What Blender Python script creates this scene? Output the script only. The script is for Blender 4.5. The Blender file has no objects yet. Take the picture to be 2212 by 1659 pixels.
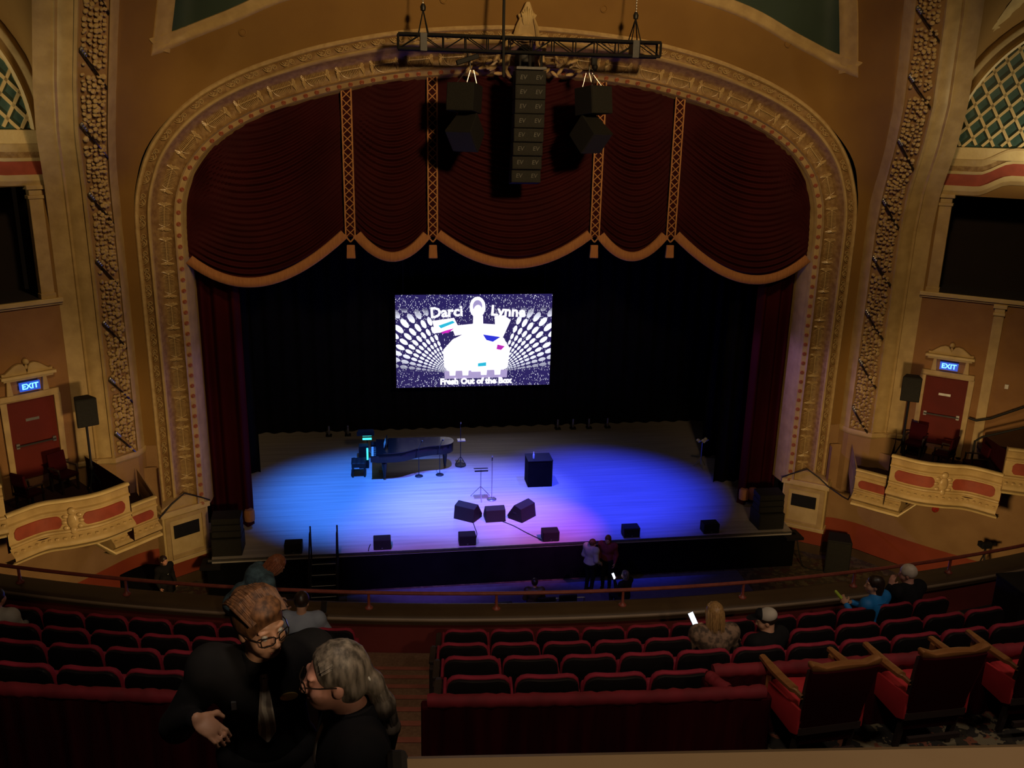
import bpy, bmesh, math, random
import numpy as np
from mathutils import Vector, Matrix, Euler
random.seed(7)
S = bpy.context.scene
COL = S.collection
PI = math.pi
IW, IH = 2212, 1659

# ------------------------------------------------------------------ camera
FPX = 1930.0
YAW, PITCH, ROLL = (math.radians(a) for a in (8.88, 16.47, 1.245))
CAM = np.array([-3.889, -25.0, 11.96])
def cam_axes():
    cy, sy, cp, sp = math.cos(YAW), math.sin(YAW), math.cos(PITCH), math.sin(PITCH)
    f = np.array([sy*cp, cy*cp, -sp]); r = np.array([cy, -sy, 0.0]); d = np.cross(f, r)
    c, s = math.cos(ROLL), math.sin(ROLL)
    return c*r - s*d, s*r + c*d, f
CR, CD, CF = cam_axes()
def ray(x, y): return CR*((x-IW/2)/FPX) + CD*((y-IH/2)/FPX) + CF
def at_y(x, y, Y): d = ray(x, y); return Vector(CAM + d*((Y-CAM[1])/d[1]))
def at_z(x, y, Z): d = ray(x, y); return Vector(CAM + d*((Z-CAM[2])/d[2]))
def at_d(x, y, dep): return Vector(CAM + ray(x, y)*dep)
cd = bpy.data.cameras.new('camera'); cam = bpy.data.objects.new('camera', cd); COL.objects.link(cam)
cd.sensor_width = 36.0; cd.lens = FPX/IW*36.0; cd.clip_start = 0.05; cd.clip_end = 200
cam.matrix_world = Matrix(((CR[0], -CD[0], -CF[0], CAM[0]), (CR[1], -CD[1], -CF[1], CAM[1]), (CR[2], -CD[2], -CF[2], CAM[2]), (0, 0, 0, 1)))
S.camera = cam
S.view_settings.view_transform = 'Standard'; S.view_settings.look = 'None'
S.view_settings.exposure = 0.0; S.view_settings.gamma = 1.0; S.view_settings.use_curve_mapping = False
w = bpy.data.worlds.new('world'); S.world = w; w.use_nodes = True
w.node_tree.nodes['Background'].inputs[0].default_value = (0.010, 0.006, 0.003, 1); w.node_tree.nodes['Background'].inputs[1].default_value = 0.25

# ------------------------------------------------------------------ lights
def point(name, loc, power, col, r=0.3):
    l = bpy.data.lights.new(name, 'POINT'); l.energy = power; l.color = col; l.shadow_soft_size = r
    o = bpy.data.objects.new(name, l); o.location = loc; COL.objects.link(o); return o
def spot(name, loc, tgt, power, col, ang, blend=0.6, r=0.15):
    l = bpy.data.lights.new(name, 'SPOT'); l.energy = power; l.color = col; l.spot_size = math.radians(ang); l.spot_blend = blend; l.shadow_soft_size = r
    o = bpy.data.objects.new(name, l); o.location = loc
    o.rotation_euler = (Vector(tgt)-Vector(loc)).to_track_quat('-Z', 'Y').to_euler(); COL.objects.link(o); return o
WARM = (1.0, 0.66, 0.30); WARM2 = (1.0, 0.70, 0.36)
# house lamps of the dome, the cove and the balcony soffit, plus an added fill spot
spot('house_lamp_light', (3.2, -24.0, 17.2), (0.0, -0.3, 16.0), 10800, WARM, 62, 1.0, 0.8)
point('dome_lamp_light', (0.0, -15.5, 17.8), 110, WARM, 0.8)
for sx in (-1, 1):
    spot('cove_lamp_light', (sx*4.0, -12.5, 16.8), (sx*10.7, -1.2, 8.6), 2000, WARM, 48, 1.0, 0.5)
    spot('soffit_lamp_light', (sx*5.0, -12.2, 4.4), (sx*11.4, -3.2, 1.7), 1900, (1.0, 0.66, 0.28), 56, 0.9, 0.35)
    spot('lunette_lamp_light', (sx*13.6, -5.2, 10.9), (sx*13.2, -2.8, 12.6), 260, (1.0, 0.86, 0.55), 110, 0.9, 0.1)
    spot('balcony_and_fill_light', (sx*4.0, -23.5, 17.5), (sx*3.0, -17.5, 6.5), 720, (1.0, 0.78, 0.60), 60, 0.9, 0.4)
spot('balcony_and_fill_light', (-1.8, -26.6, 12.7), (-3.4, -22.0, 9.4), 430, (1.0, 0.74, 0.46), 76, 0.9, 0.15)  # unseen spot added to brighten the ushers' faces and the parapet
# stage lamps hung behind the house curtain and on the side bridges of the house, then added spill spots
spot('stage_and_spill_light', (-4.4, 1.0, 10.6), (-4.3, 2.5, 0), 14000, (0.035, 0.20, 1.0), 46, 0.9, 0.1)
spot('stage_and_spill_light', (3.6, 0.6, 10.6), (3.4, 2.0, 0), 13500, (0.022, 0.045, 1.0), 47, 0.9, 0.1)
spot('stage_and_spill_light', (-0.9, 0.6, 10.6), (-0.9, 2.0, 0), 15500, (0.15, 0.18, 1.0), 42, 0.95, 0.1)
spot('stage_and_spill_light', (5.5, -8.0, 13.2), (0.8, -0.1, 0), 17000, (0.62, 0.13, 0.72), 17, 1.0, 0.1)
spot('stage_and_spill_light', (-6.0, -8.0, 13.2), (-2.4, -0.1, 0), 12000, (0.30, 0.14, 0.85), 24, 1.0, 0.1)
spot('stage_and_spill_light', (-7.0, -9.0, 13.0), (0.0, -2.6, 0), 3600, (0.035, 0.03, 0.50), 38, 0.9, 0.2)  # spot added for the blue spill on the pit floor
for sx, p in ((-1, 70), (1, 170)):
    spot('stage_and_spill_light', (sx*4.5, 0.34, 6.4), (sx*8.9, 0.2, 3.4), p*1.3, (0.42, 0.24, 1.0), 58, 0.7, 0.1)  # spots added below the curtain hem for purple spill on the jambs

# ------------------------------------------------------------------ materials
MATS = {}
def mat(name, col, rough=0.6, metal=0.0, col2=None, scale=6.0, detail=3.0, lo=0.35, hi=0.65, bump=0.0, bscale=None, emit=None, estr=1.0, tex='noise', coat=0.0, sheen=0.0, stretch=None, spec=0.5):
    m = bpy.data.materials.new(name); m.use_nodes = True; n = m.node_tree.nodes; L = m.node_tree.links
    b = n['Principled BSDF']; b.inputs['Roughness'].default_value = rough; b.inputs['Metallic'].default_value = metal
    b.inputs['Base Color'].default_value = (*col, 1); b.inputs['Coat Weight'].default_value = coat; b.inputs['Specular IOR Level'].default_value = spec
    if sheen: b.inputs['Sheen Weight'].default_value = sheen; b.inputs['Sheen Tint'].default_value = (*[min(1, c*2.2) for c in col], 1)
    tc = n.new('ShaderNodeTexCoord'); mp = n.new('ShaderNodeMapping'); L.new(tc.outputs['Object'], mp.inputs['Vector'])
    if stretch: mp.inputs['Scale'].default_value = stretch
    if col2 is None: col2 = tuple(c*0.8 for c in col)
    if tex == 'voronoi': t = n.new('ShaderNodeTexVoronoi'); t.inputs['Scale'].default_value = scale; out = t.outputs['Distance']
    elif tex == 'wave': t = n.new('ShaderNodeTexWave'); t.inputs['Scale'].default_value = scale; t.inputs['Distortion'].default_value = 2.0; out = t.outputs['Fac']
    elif tex == 'checker': t = n.new('ShaderNodeTexChecker'); t.inputs['Scale'].default_value = scale; out = t.outputs['Fac']
    else: t = n.new('ShaderNodeTexNoise'); t.inputs['Scale'].default_value = scale; t.inputs['Detail'].default_value = detail; out = t.outputs['Fac']
    L.new(mp.outputs['Vector'], t.inputs['Vector'])
    r = n.new('ShaderNodeValToRGB'); r.color_ramp.elements[0].position = lo; r.color_ramp.elements[1].position = hi
    r.color_ramp.elements[0].color = (*col2, 1); r.color_ramp.elements[1].color = (*col, 1)
    L.new(out, r.inputs['Fac']); L.new(r.outputs['Color'], b.inputs['Base Color'])
    if bump:
        bt = n.new('ShaderNodeTexNoise'); bt.inputs['Scale'].default_value = bscale or scale*4; L.new(mp.outputs['Vector'], bt.inputs['Vector'])
        bp = n.new('ShaderNodeBump'); bp.inputs['Strength'].default_value = bump; bp.inputs['Distance'].default_value = 0.02
        L.new(bt.outputs['Fac'], bp.inputs['Height']); L.new(bp.outputs['Normal'], b.inputs['Normal'])
    if emit: b.inputs['Emission Color'].default_value = (*emit, 1); b.inputs['Emission Strength'].default_value = estr
    MATS[name] = m; return m
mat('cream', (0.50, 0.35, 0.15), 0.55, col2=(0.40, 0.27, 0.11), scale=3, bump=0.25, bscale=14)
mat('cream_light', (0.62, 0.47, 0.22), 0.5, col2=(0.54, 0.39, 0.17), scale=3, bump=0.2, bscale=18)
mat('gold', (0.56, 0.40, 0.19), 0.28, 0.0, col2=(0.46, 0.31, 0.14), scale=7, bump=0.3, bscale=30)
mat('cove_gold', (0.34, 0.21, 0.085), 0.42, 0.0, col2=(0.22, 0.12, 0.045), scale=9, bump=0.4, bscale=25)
mat('wall_brown', (0.245, 0.128, 0.026), 0.8, col2=(0.215, 0.108, 0.021), scale=0.8, bump=0.12, bscale=40)
mat('stucco', (0.30, 0.15, 0.055), 0.85, col2=(0.25, 0.12, 0.042), scale=1.6, bump=0.35, bscale=30)
mat('stucco_light', (0.32, 0.185, 0.080), 0.85, col2=(0.27, 0.15, 0.062), scale=1.6, bump=0.35, bscale=30)
mat('panel_red', (0.30, 0.050, 0.022), 0.6, col2=(0.24, 0.038, 0.016), scale=5)
mat('wainscot_red', (0.28, 0.045, 0.016), 0.6, col2=(0.24, 0.037, 0.013), scale=2)
mat('rosette_red', (0.36, 0.10, 0.04), 0.5)
mat('green_panel', (0.020, 0.045, 0.030), 0.6, col2=(0.015, 0.036, 0.024), scale=1.2)
mat('glass_green', (0.05, 0.10, 0.085), 0.25, col2=(0.035, 0.075, 0.06), scale=3)
mat('velvet_curtain', (0.040, 0.0040, 0.0056), 0.75, col2=(0.030, 0.0030, 0.0043), scale=1.2, spec=0.12)
mat('velvet_leg', (0.045, 0.0035, 0.0055), 0.8, col2=(0.032, 0.0025, 0.004), scale=0.7, spec=0.06)
mat('curtain_trim', (0.46, 0.20, 0.075), 0.8, col2=(0.38, 0.155, 0.055), scale=30, stretch=(1, 1, 0.12))
mat('lattice_gold', (0.50, 0.23, 0.075), 0.7, col2=(0.42, 0.18, 0.055), scale=20)
mat('black_cloth', (0.006, 0.006, 0.007), 0.95, col2=(0.004, 0.004, 0.005), scale=2, spec=0.05)
mat('stage_wood', (0.46, 0.42, 0.40), 0.42, col2=(0.34, 0.30, 0.29), scale=1.0, detail=6, stretch=(0.35, 7.0, 1), lo=0.3, hi=0.7)
mat('black_paint', (0.012, 0.011, 0.012), 0.6, spec=0.2, col2=(0.009, 0.009, 0.010), scale=6)
mat('speaker_black', (0.018, 0.017, 0.016), 0.75, spec=0.2, col2=(0.012, 0.012, 0.011), scale=60)
mat('grille', (0.030, 0.028, 0.025), 0.7, col2=(0.012, 0.012, 0.011), scale=120, tex='voronoi', spec=0.15)
mat('piano_black', (0.008, 0.007, 0.008), 0.2, coat=0.15, scale=2, spec=0.25)
mat('ivory', (0.70, 0.68, 0.62), 0.4, scale=5)
mat('brass', (0.65, 0.42, 0.14), 0.3, 0.9, scale=8)
mat('steel', (0.42, 0.42, 0.44), 0.3, 0.9, scale=8)
mat('dark_metal', (0.035, 0.035, 0.037), 0.45, 0.6, scale=12)
mat('rust_rail', (0.30, 0.070, 0.045), 0.45, col2=(0.23, 0.05, 0.032), scale=12, coat=0.15)
mat('ledge_brown', (0.085, 0.050, 0.022), 0.5, col2=(0.065, 0.037, 0.016), scale=2)
mat('balcony_red', (0.19, 0.028, 0.022), 0.65, col2=(0.15, 0.021, 0.017), scale=2)
mat('seat_black', (0.012, 0.009, 0.010), 0.5, col2=(0.009, 0.007, 0.008), scale=8, spec=0.3)
mat('seat_red', (0.33, 0.014, 0.040), 0.75, col2=(0.26, 0.011, 0.031), scale=9, sheen=0.15)
mat('seat_frame', (0.035, 0.022, 0.018), 0.5, scale=9)
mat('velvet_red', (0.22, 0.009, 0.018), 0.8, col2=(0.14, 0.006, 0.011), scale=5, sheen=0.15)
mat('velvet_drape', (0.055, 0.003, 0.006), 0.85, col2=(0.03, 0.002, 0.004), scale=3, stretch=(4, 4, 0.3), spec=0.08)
mat('chair_red', (0.50, 0.022, 0.028), 0.75, col2=(0.42, 0.017, 0.022), scale=6, sheen=0.3)
mat('chair_wood', (0.30, 0.125, 0.040), 0.35, col2=(0.22, 0.085, 0.025), scale=4, stretch=(1, 6, 6), coat=0.3)
mat('step_carpet', (0.20, 0.105, 0.052), 0.95, col2=(0.15, 0.075, 0.036), scale=30)
mat('step_nosing', (0.30, 0.085, 0.050), 0.8, col2=(0.25, 0.07, 0.04), scale=12)
mat('parapet_top', (0.26, 0.18, 0.11), 0.5, col2=(0.23, 0.155, 0.09), scale=4)
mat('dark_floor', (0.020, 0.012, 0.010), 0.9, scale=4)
mat('box_carpet', (0.030, 0.006, 0.007), 0.95, scale=12)
mat('door_red', (0.13, 0.012, 0.007), 0.6, spec=0.2, col2=(0.11, 0.010, 0.006), scale=2)
mat('opening_dark', (0.012, 0.006, 0.005), 0.95, scale=2)
mat('cable', (0.008, 0.008, 0.008), 0.6)
mat('exit_blue', (0.01, 0.05, 0.3), 0.4, emit=(0.02, 0.10, 0.75), estr=0.7)
mat('exit_letters', (0.3, 0.7, 1.0), 0.4, emit=(0.12, 0.55, 1.0), estr=2.6)
mat('led_teal', (0.1, 0.9, 0.8), 0.4, emit=(0.05, 0.85, 0.80), estr=1.6)
mat('phone_screen', (0.7, 0.8, 1.0), 0.3, emit=(0.75, 0.85, 1.0), estr=1.6)
mat('aisle_glow', (0.6, 0.6, 0.25), 0.4, emit=(0.75, 0.72, 0.25), estr=0.35)
mat('skin', (0.58, 0.32, 0.20), 0.5, col2=(0.52, 0.27, 0.165), scale=14)
mat('skin_pink', (0.60, 0.30, 0.22), 0.5, col2=(0.52, 0.24, 0.17), scale=14)
mat('lips', (0.42, 0.12, 0.10), 0.45)
mat('jacket_black', (0.012, 0.011, 0.012), 0.9, col2=(0.008, 0.008, 0.009), scale=9, spec=0.2)
mat('hair_brown', (0.24, 0.105, 0.042), 0.6, col2=(0.07, 0.030, 0.014), scale=10, stretch=(5, 5, 1.0))
mat('hair_grey', (0.22, 0.18, 0.14), 0.55, col2=(0.05, 0.040, 0.030), scale=10, stretch=(5, 5, 1.0))
mat('hair_dark', (0.040, 0.022, 0.014), 0.4, col2=(0.02, 0.011, 0.008), scale=14, stretch=(5, 5, 1))
mat('hair_red', (0.34, 0.11, 0.045), 0.6, col2=(0.18, 0.055, 0.022), scale=14, stretch=(5, 5, 1))
mat('hair_blonde', (0.42, 0.24, 0.085), 0.45, col2=(0.26, 0.14, 0.05), scale=14, stretch=(5, 5, 1))
mat('hair_white', (0.72, 0.62, 0.50), 0.5, col2=(0.58, 0.48, 0.38), scale=14)
mat('shirt_blue', (0.30, 0.34, 0.42), 0.85, col2=(0.25, 0.28, 0.36), scale=6)
mat('shirt_plaid', (0.10, 0.18, 0.22), 0.9, col2=(0.045, 0.075, 0.095), scale=16)
mat('camo', (0.26, 0.16, 0.10), 0.8, col2=(0.07, 0.045, 0.030), scale=16, detail=4, lo=0.42, hi=0.58)
mat('jacket_teal', (0.012, 0.22, 0.62), 0.6, col2=(0.01, 0.18, 0.52), scale=6)
mat('sweater_white', (0.58, 0.54, 0.47), 0.9, col2=(0.50, 0.46, 0.40), scale=8)
mat('sweater_maroon', (0.26, 0.045, 0.045), 0.9, col2=(0.20, 0.032, 0.032), scale=8)
mat('cap_white', (0.52, 0.46, 0.38), 0.8)
mat('tie_stripe', (0.70, 0.63, 0.50), 0.6, col2=(0.34, 0.28, 0.22), scale=9, tex='wave', lo=0.4, hi=0.6, stretch=(1, 1, 1.4))
mat('logo_grey', (0.10, 0.10, 0.095), 0.6)
mat('lens_dark', (0.02, 0.015, 0.012), 0.15)
mat('white_paint', (0.75, 0.72, 0.66), 0.5)
mat('bottle_clear', (0.55, 0.62, 0.75), 0.15)
mat('pit_blue_lit', (0.10, 0.10, 0.14), 0.8, scale=5)  # blue tint carries the stage light falling on the pit floor
mat('bell_red', (0.40, 0.03, 0.02), 0.4)
mat('lime', (0.45, 0.60, 0.05), 0.5)
def carpet_material(name, base, c1, c2, c3, scale):
    m = bpy.data.materials.new(name); m.use_nodes = True; n = m.node_tree.nodes; L = m.node_tree.links; b = n['Principled BSDF']; b.inputs['Roughness'].default_value = 0.95
    tc = n.new('ShaderNodeTexCoord'); v = n.new('ShaderNodeTexVoronoi'); v.inputs['Scale'].default_value = scale
    nz = n.new('ShaderNodeTexNoise'); nz.inputs['Scale'].default_value = scale*1.3; mx = n.new('ShaderNodeMixRGB'); mx.inputs[0].default_value = 0.12
    L.new(tc.outputs['Object'], nz.inputs['Vector']); L.new(tc.outputs['Object'], mx.inputs[1]); L.new(nz.outputs['Color'], mx.inputs[2]); L.new(mx.outputs[0], v.inputs['Vector'])
    r = n.new('ShaderNodeValToRGB'); cr = r.color_ramp; cr.interpolation = 'CONSTANT'
    cr.elements[0].position = 0; cr.elements[0].color = (*base, 1); cr.elements[1].position = 0.45; cr.elements[1].color = (*c1, 1)
    e = cr.elements.new(0.66); e.color = (*c2, 1); e = cr.elements.new(0.84); e.color = (*c3, 1)
    sp = n.new('ShaderNodeSeparateColor'); L.new(v.outputs['Color'], sp.inputs[0]); L.new(sp.outputs[0], r.inputs['Fac']); L.new(r.outputs['Color'], b.inputs['Base Color'])
    MATS[name] = m
carpet_material('loge_carpet', (0.016, 0.013, 0.010), (0.16, 0.13, 0.075), (0.030, 0.024, 0.014), (0.17, 0.055, 0.028), 14)
carpet_material('house_carpet', (0.050, 0.035, 0.022), (0.085, 0.060, 0.034), (0.060, 0.022, 0.018), (0.11, 0.085, 0.048), 9)

# ------------------------------------------------------------------ mesh helpers
class MB:
    def __init__(s): s.v = []; s.f = []
    def raw(s, v, f):
        o = len(s.v); s.v += [tuple(p) for p in v]; s.f += [tuple(i+o for i in q) for q in f]; return s
    def box(s, c, d, rz=0.0, rot=None, taper=1.0):
        x, y, z = d[0]/2, d[1]/2, d[2]/2
        P = [(-x, -y, -z), (x, -y, -z), (x, y, -z), (-x, y, -z), (-x*taper, -y*taper, z), (x*taper, -y*taper, z), (x*taper, y*taper, z), (-x*taper, y*taper, z)]
        M = rot if rot is not None else Matrix.Rotation(rz, 3, 'Z')
        c = Vector(c)
        return s.raw([M @ Vector(p) + c for p in P], [(0, 3, 2, 1), (4, 5, 6, 7), (0, 1, 5, 4), (1, 2, 6, 5), (2, 3, 7, 6), (3, 0, 4, 7)])
    def bar(s, a, b, wd, ht=None, up=(0, 0, 1)):
        a, b = Vector(a), Vector(b); d = (b-a); L = d.length; d.normalize(); u = Vector(up)
        if abs(d.dot(u)) > 0.98: u = Vector((0, 1, 0))
        x = d.cross(u).normalized(); z = x.cross(d); ht = ht or wd
        M = Matrix((x, d, z)).transposed()
        return s.box((a+b)/2, (wd, L, ht), rot=M)
    def tube(s, pts, r, n=8, cap=True, closed=False):
        pts = [Vector(p) for p in pts]; m = len(pts); rs = r if isinstance(r, (list, tuple)) else [r]*m
        V = []; pn = None
        for i, p in enumerate(pts):
            if closed: t = pts[(i+1) % m]-pts[i-1]
            else: t = pts[min(i+1, m-1)]-pts[max(i-1, 0)]
            t.normalize()
            if pn is None:
                h = Vector((0, 0, 1)) if abs(t.z) < 0.9 else Vector((1, 0, 0)); pn = t.cross(h).normalized()
            pn = (pn - t*pn.dot(t)).normalized(); b = t.cross(pn)
            for k in range(n):
                a = 2*PI*k/n; V.append(p + (pn*math.cos(a)+b*math.sin(a))*rs[i])
        F = []
        for i in range(m if closed else m-1):
            j = (i+1) % m
            for k in range(n): F.append((i*n+k, i*n+(k+1) % n, j*n+(k+1) % n, j*n+k))
        if cap and not closed: F.append(tuple(range(n-1, -1, -1))); F.append(tuple(range((m-1)*n, m*n)))
        return s.raw(V, F)
    def lathe(s, prof, n=16, o=(0, 0, 0), rot=None, a0=0.0, a1=2*PI):
        o = Vector(o); V = []; F = []; full = abs(a1-a0-2*PI) < 1e-6; m = n if full else n+1
        for r, z in prof:
            for k in range(m):
                a = a0+(a1-a0)*k/n; p = Vector((r*math.cos(a), r*math.sin(a), z))
                V.append((rot @ p if rot is not None else p)+o)
        for i in range(len(prof)-1):
            for k in range(n): k2 = (k+1) % m; F.append((i*m+k, i*m+k2, (i+1)*m+k2, (i+1)*m+k))
        if full:
            if prof[0][0] > 1e-6: F.append(tuple(range(n-1, -1, -1)))
            if prof[-1][0] > 1e-6: F.append(tuple(range((len(prof)-1)*n, len(prof)*n)))
        return s.raw(V, F)
    def ell(s, c, r, n=10, m=7, rot=None):
        c = Vector(c); V = []; F = []
        for i in range(m+1):
            t = PI*i/m
            for k in range(n):
                a = 2*PI*k/n; p = Vector((r[0]*math.sin(t)*math.cos(a), r[1]*math.sin(t)*math.sin(a), -r[2]*math.cos(t)))
                V.append((rot @ p if rot is not None else p)+c)
        for i in range(m):
            for k in range(n): F.append((i*n+k, i*n+(k+1) % n, (i+1)*n+(k+1) % n, (i+1)*n+k))
        return s.raw(V, F)
    def prism(s, poly, h, fn):
        # poly: 2d outline, fn(a, b, t) -> 3d ; extruded from t=0 to t=h
        n = len(poly); V = [fn(a, b, 0) for a, b in poly]+[fn(a, b, h) for a, b in poly]
        F = [tuple(range(n-1, -1, -1)), tuple(range(n, 2*n))]+[(i, (i+1) % n, n+(i+1) % n, n+i) for i in range(n)]
        return s.raw(V, F)
    def grid(s, fn, nu, nv, cu=False):
        V = [fn(i/nu, j/nv) for i in range(nu if cu else nu+1) for j in range(nv+1)]; m = nu if cu else nu+1
        F = [(i*(nv+1)+j, ((i+1) % m)*(nv+1)+j, ((i+1) % m)*(nv+1)+j+1, i*(nv+1)+j+1) for i in range(nu) for j in range(nv)]
        return s.raw(V, F)
    def strip(s, rows):
        # rows: list of equal-length lists of points
        n = len(rows[0]); V = [p for r in rows for p in r]
        F = [(i*n+j, (i+1)*n+j, (i+1)*n+j+1, i*n+j+1) for i in range(len(rows)-1) for j in range(n-1)]
        return s.raw(V, F)
    def mesh(s, name, m, smooth=40, bevel=0.0, fix=True):
        me = bpy.data.meshes.new(name); me.from_pydata(s.v, [], s.f); me.update()
        if fix or bevel:
            bm = bmesh.new(); bm.from_mesh(me)
            bmesh.ops.remove_doubles(bm, verts=bm.verts, dist=1e-5)
            bmesh.ops.recalc_face_normals(bm, faces=bm.faces)
            if bevel:
                ed = [e for e in bm.edges if len(e.link_faces) == 2 and e.calc_face_angle(0) > 0.6]
                bmesh.ops.bevel(bm, geom=ed, offset=bevel, segments=2, affect='EDGES', profile=0.5)
            bm.to_mesh(me); bm.free()
        if smooth:
            for p in me.polygons: p.use_smooth = True
            me.set_sharp_from_angle(angle=math.radians(smooth))
        me.materials.append(MATS[m] if isinstance(m, str) else m); return me
    def build(s, name, m, parent=None, smooth=40, bevel=0.0, local=False, fix=True):
        return place(name, s.mesh(name, m, smooth, bevel, fix), parent, local)
def place(name, me, parent=None, local=False):
    o = bpy.data.objects.new(name, me); COL.objects.link(o)
    if parent is not None:
        o.parent = parent
        if not local and parent.parent is None: o.matrix_parent_inverse = parent.matrix_basis.inverted()
    return o
def tag(o, label=None, cat=None, group=None, kind=None):
    if label: o['label'] = label
    if cat: o['category'] = cat
    if group: o['group'] = group
    if kind: o['kind'] = kind
    return o
def thing(name, label, cat, loc=(0, 0, 0), group=None, rz=0.0):
    o = bpy.data.objects.new(name, None); COL.objects.link(o); o.empty_display_size = 0.1
    o.location = loc; o.rotation_euler = (0, 0, rz); return tag(o, label, cat, group)
def structure(name, loc=(0, 0, 0), label=None):
    o = bpy.data.objects.new(name, None); COL.objects.link(o); o.location = loc; o['kind'] = 'structure'
    if label: o['label'] = label
    return o
def copy_tree(o, parent=None):
    c = o.copy(); COL.objects.link(c); c.parent = parent
    for ch in o.children: copy_tree(ch, c)
    return c
def spline(pts, n):
    P = [np.array(p, float) for p in pts]; P = [2*P[0]-P[1]]+P+[2*P[-1]-P[-2]]; out = []
    for i in range(1, len(P)-2):
        a, b, c, d = P[i-1:i+3]
        for k in range(n):
            t = k/n; out.append(0.5*((2*b)+(c-a)*t+(2*a-5*b+4*c-d)*t*t+(3*b-a-3*c+d)*t**3))
    out.append(P[-2]); return out
def text_mesh(txt, size, extrude=0.004, shear=0.0, bold=0.0):
    cu = bpy.data.curves.new('lettering', 'FONT'); cu.body = txt; cu.size = size; cu.extrude = extrude; cu.shear = shear; cu.offset = bold
    cu.align_x = 'CENTER'; cu.align_y = 'CENTER'; cu.resolution_u = 2
    o = bpy.data.objects.new('lettering', cu); COL.objects.link(o); dg = bpy.context.evaluated_depsgraph_get(); dg.update()
    me = bpy.data.meshes.new_from_object(o.evaluated_get(dg)); bpy.data.objects.remove(o); bpy.data.curves.remove(cu); me.materials.clear(); return me
def lettering(name, txt, size, mtx, m, parent, extrude=0.004, shear=0.0, bold=0.0):
    me = text_mesh(txt, size, extrude, shear, bold); me.transform(mtx); me.materials.append(MATS[m])
    return place(name, me, parent)
def sstep(a): a = min(1, max(0, a)); return a*a*(3-2*a)
# ================================================================== SETTING
HF = -1.2            # orchestra floor
SY = -1.5            # front edge of the stage
# ---- wall surface above the arch
def lerp_tab(tab, z):
    if z <= tab[0][0]: return tab[0][1:]
    for a, b in zip(tab, tab[1:]):
        if z <= b[0]:
            t = (z-a[0])/(b[0]-a[0]); t2 = t
            return tuple(p+(q-p)*t2 for p, q in zip(a[1:], b[1:]))
    return tab[-1][1:]
PIN = [(9.2, 10.45, -0.79), (10.3, 10.38, -1.05), (11.4, 10.14, -1.72), (12.5, 9.85, -2.35), (14.6, 9.41, -3.0), (18, 8.8, -3.7)]
POUT = [(9.2, 10.89, -1.32), (10.3, 10.82, -1.55), (11.4, 10.66, -2.15), (12.5, 10.40, -2.75), (14.6, 9.92, -3.46), (18, 9.3, -4.2)]
def wallY(X, z):
    X = abs(X); f0 = -0.42-0.05*max(0, z-10.5)-0.16*max(0, z-13.0)
    xe, yp = lerp_tab(PIN, z); yp += 0.32
    w = 1-(xe-0.1-X)/1.25; w = min(1, max(0, w))
    return f0+(yp-f0)*w*w*sstep((z-8.8)/2.0) if z > 8.8 else f0
# ---- arch path
half = [(8.90, 1.0), (8.90, 4.0), (8.91, 7.0), (8.91, 8.6), (8.90, 9.2), (8.85, 9.65), (8.75, 10.02), (8.55, 10.5), (8.19, 10.97), (7.72, 11.38), (7.15, 11.73), (6.5, 12.03), (5.7, 12.31), (4.77, 12.58), (3.3, 12.88), (1.9, 13.04), (0.8, 13.11), (0, 13.13)]
full = half+[(-x, z) for x, z in half[-2::-1]]
raw = spline(full, 10)
# resample evenly
seg = [0.0]
for a, b in zip(raw, raw[1:]): seg.append(seg[-1]+float(np.linalg.norm(b-a)))
ARCL = seg[-1]
def arch_at(s):
    s = min(max(s, 0), ARCL-1e-6); i = int(np.searchsorted(seg, s, 'right'))-1; t = (s-seg[i])/(seg[i+1]-seg[i]); p = raw[i]+(raw[i+1]-raw[i])*t
    d = raw[min(i+2, len(raw)-1)]-raw[max(i-1, 0)]; d = d/np.linalg.norm(d)
    return p, d, np.array([d[1], -d[0]])         # point, tangent, outward normal
NA = 260
def flean(z, o): return (-0.05*max(0, z-10.5)-0.16*max(0, z-13.0))*min(1, max(0, o)/1.0)
def arch_sweep(prof):
    rows = []
    for i in range(NA+1):
        p, d, n = arch_at(ARCL*i/NA); rows.append([(p[0]+n[0]*o, y+flean(p[1]+n[1]*o, o), p[1]+n[1]*o) for o, y in prof])
    return MB().strip(rows)
fr = structure('trim_1', (0, -0.3, 1.0), 'gilded plaster frame with rosettes and medallion ornament around the stage arch')
arch_sweep([(-0.08, 0.9), (-0.08, 0.42), (-0.05, 0.05), (-0.02, 0.0), (0, -0.08)]).build('reveal', 'cream', fr)
arch_sweep([(0, -0.08), (0.015, -0.13), (0.03, -0.15), (0.035, -0.17), (0.155, -0.235), (0.165, -0.27), (0.185, -0.30)]).build('rosette_band', 'cream', fr)
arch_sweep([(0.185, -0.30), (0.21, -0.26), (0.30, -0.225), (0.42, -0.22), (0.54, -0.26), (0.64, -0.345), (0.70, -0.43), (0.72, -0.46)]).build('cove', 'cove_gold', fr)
arch_sweep([(0.72, -0.46), (0.74, -0.50), (0.79, -0.51), (0.82, -0.48), (0.83, -0.44)]).build('fillet', 'cream', fr)
arch_sweep([(0.83, -0.44), (0.86, -0.42), (1.01, -0.40), (1.03, -0.42)]).build('scroll_band', 'cove_gold', fr)
arch_sweep([(1.03, -0.42), (1.05, -0.46), (1.10, -0.47), (1.14, -0.44), (1.16, -0.38)]).build('bead', 'gold', fr)
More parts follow.
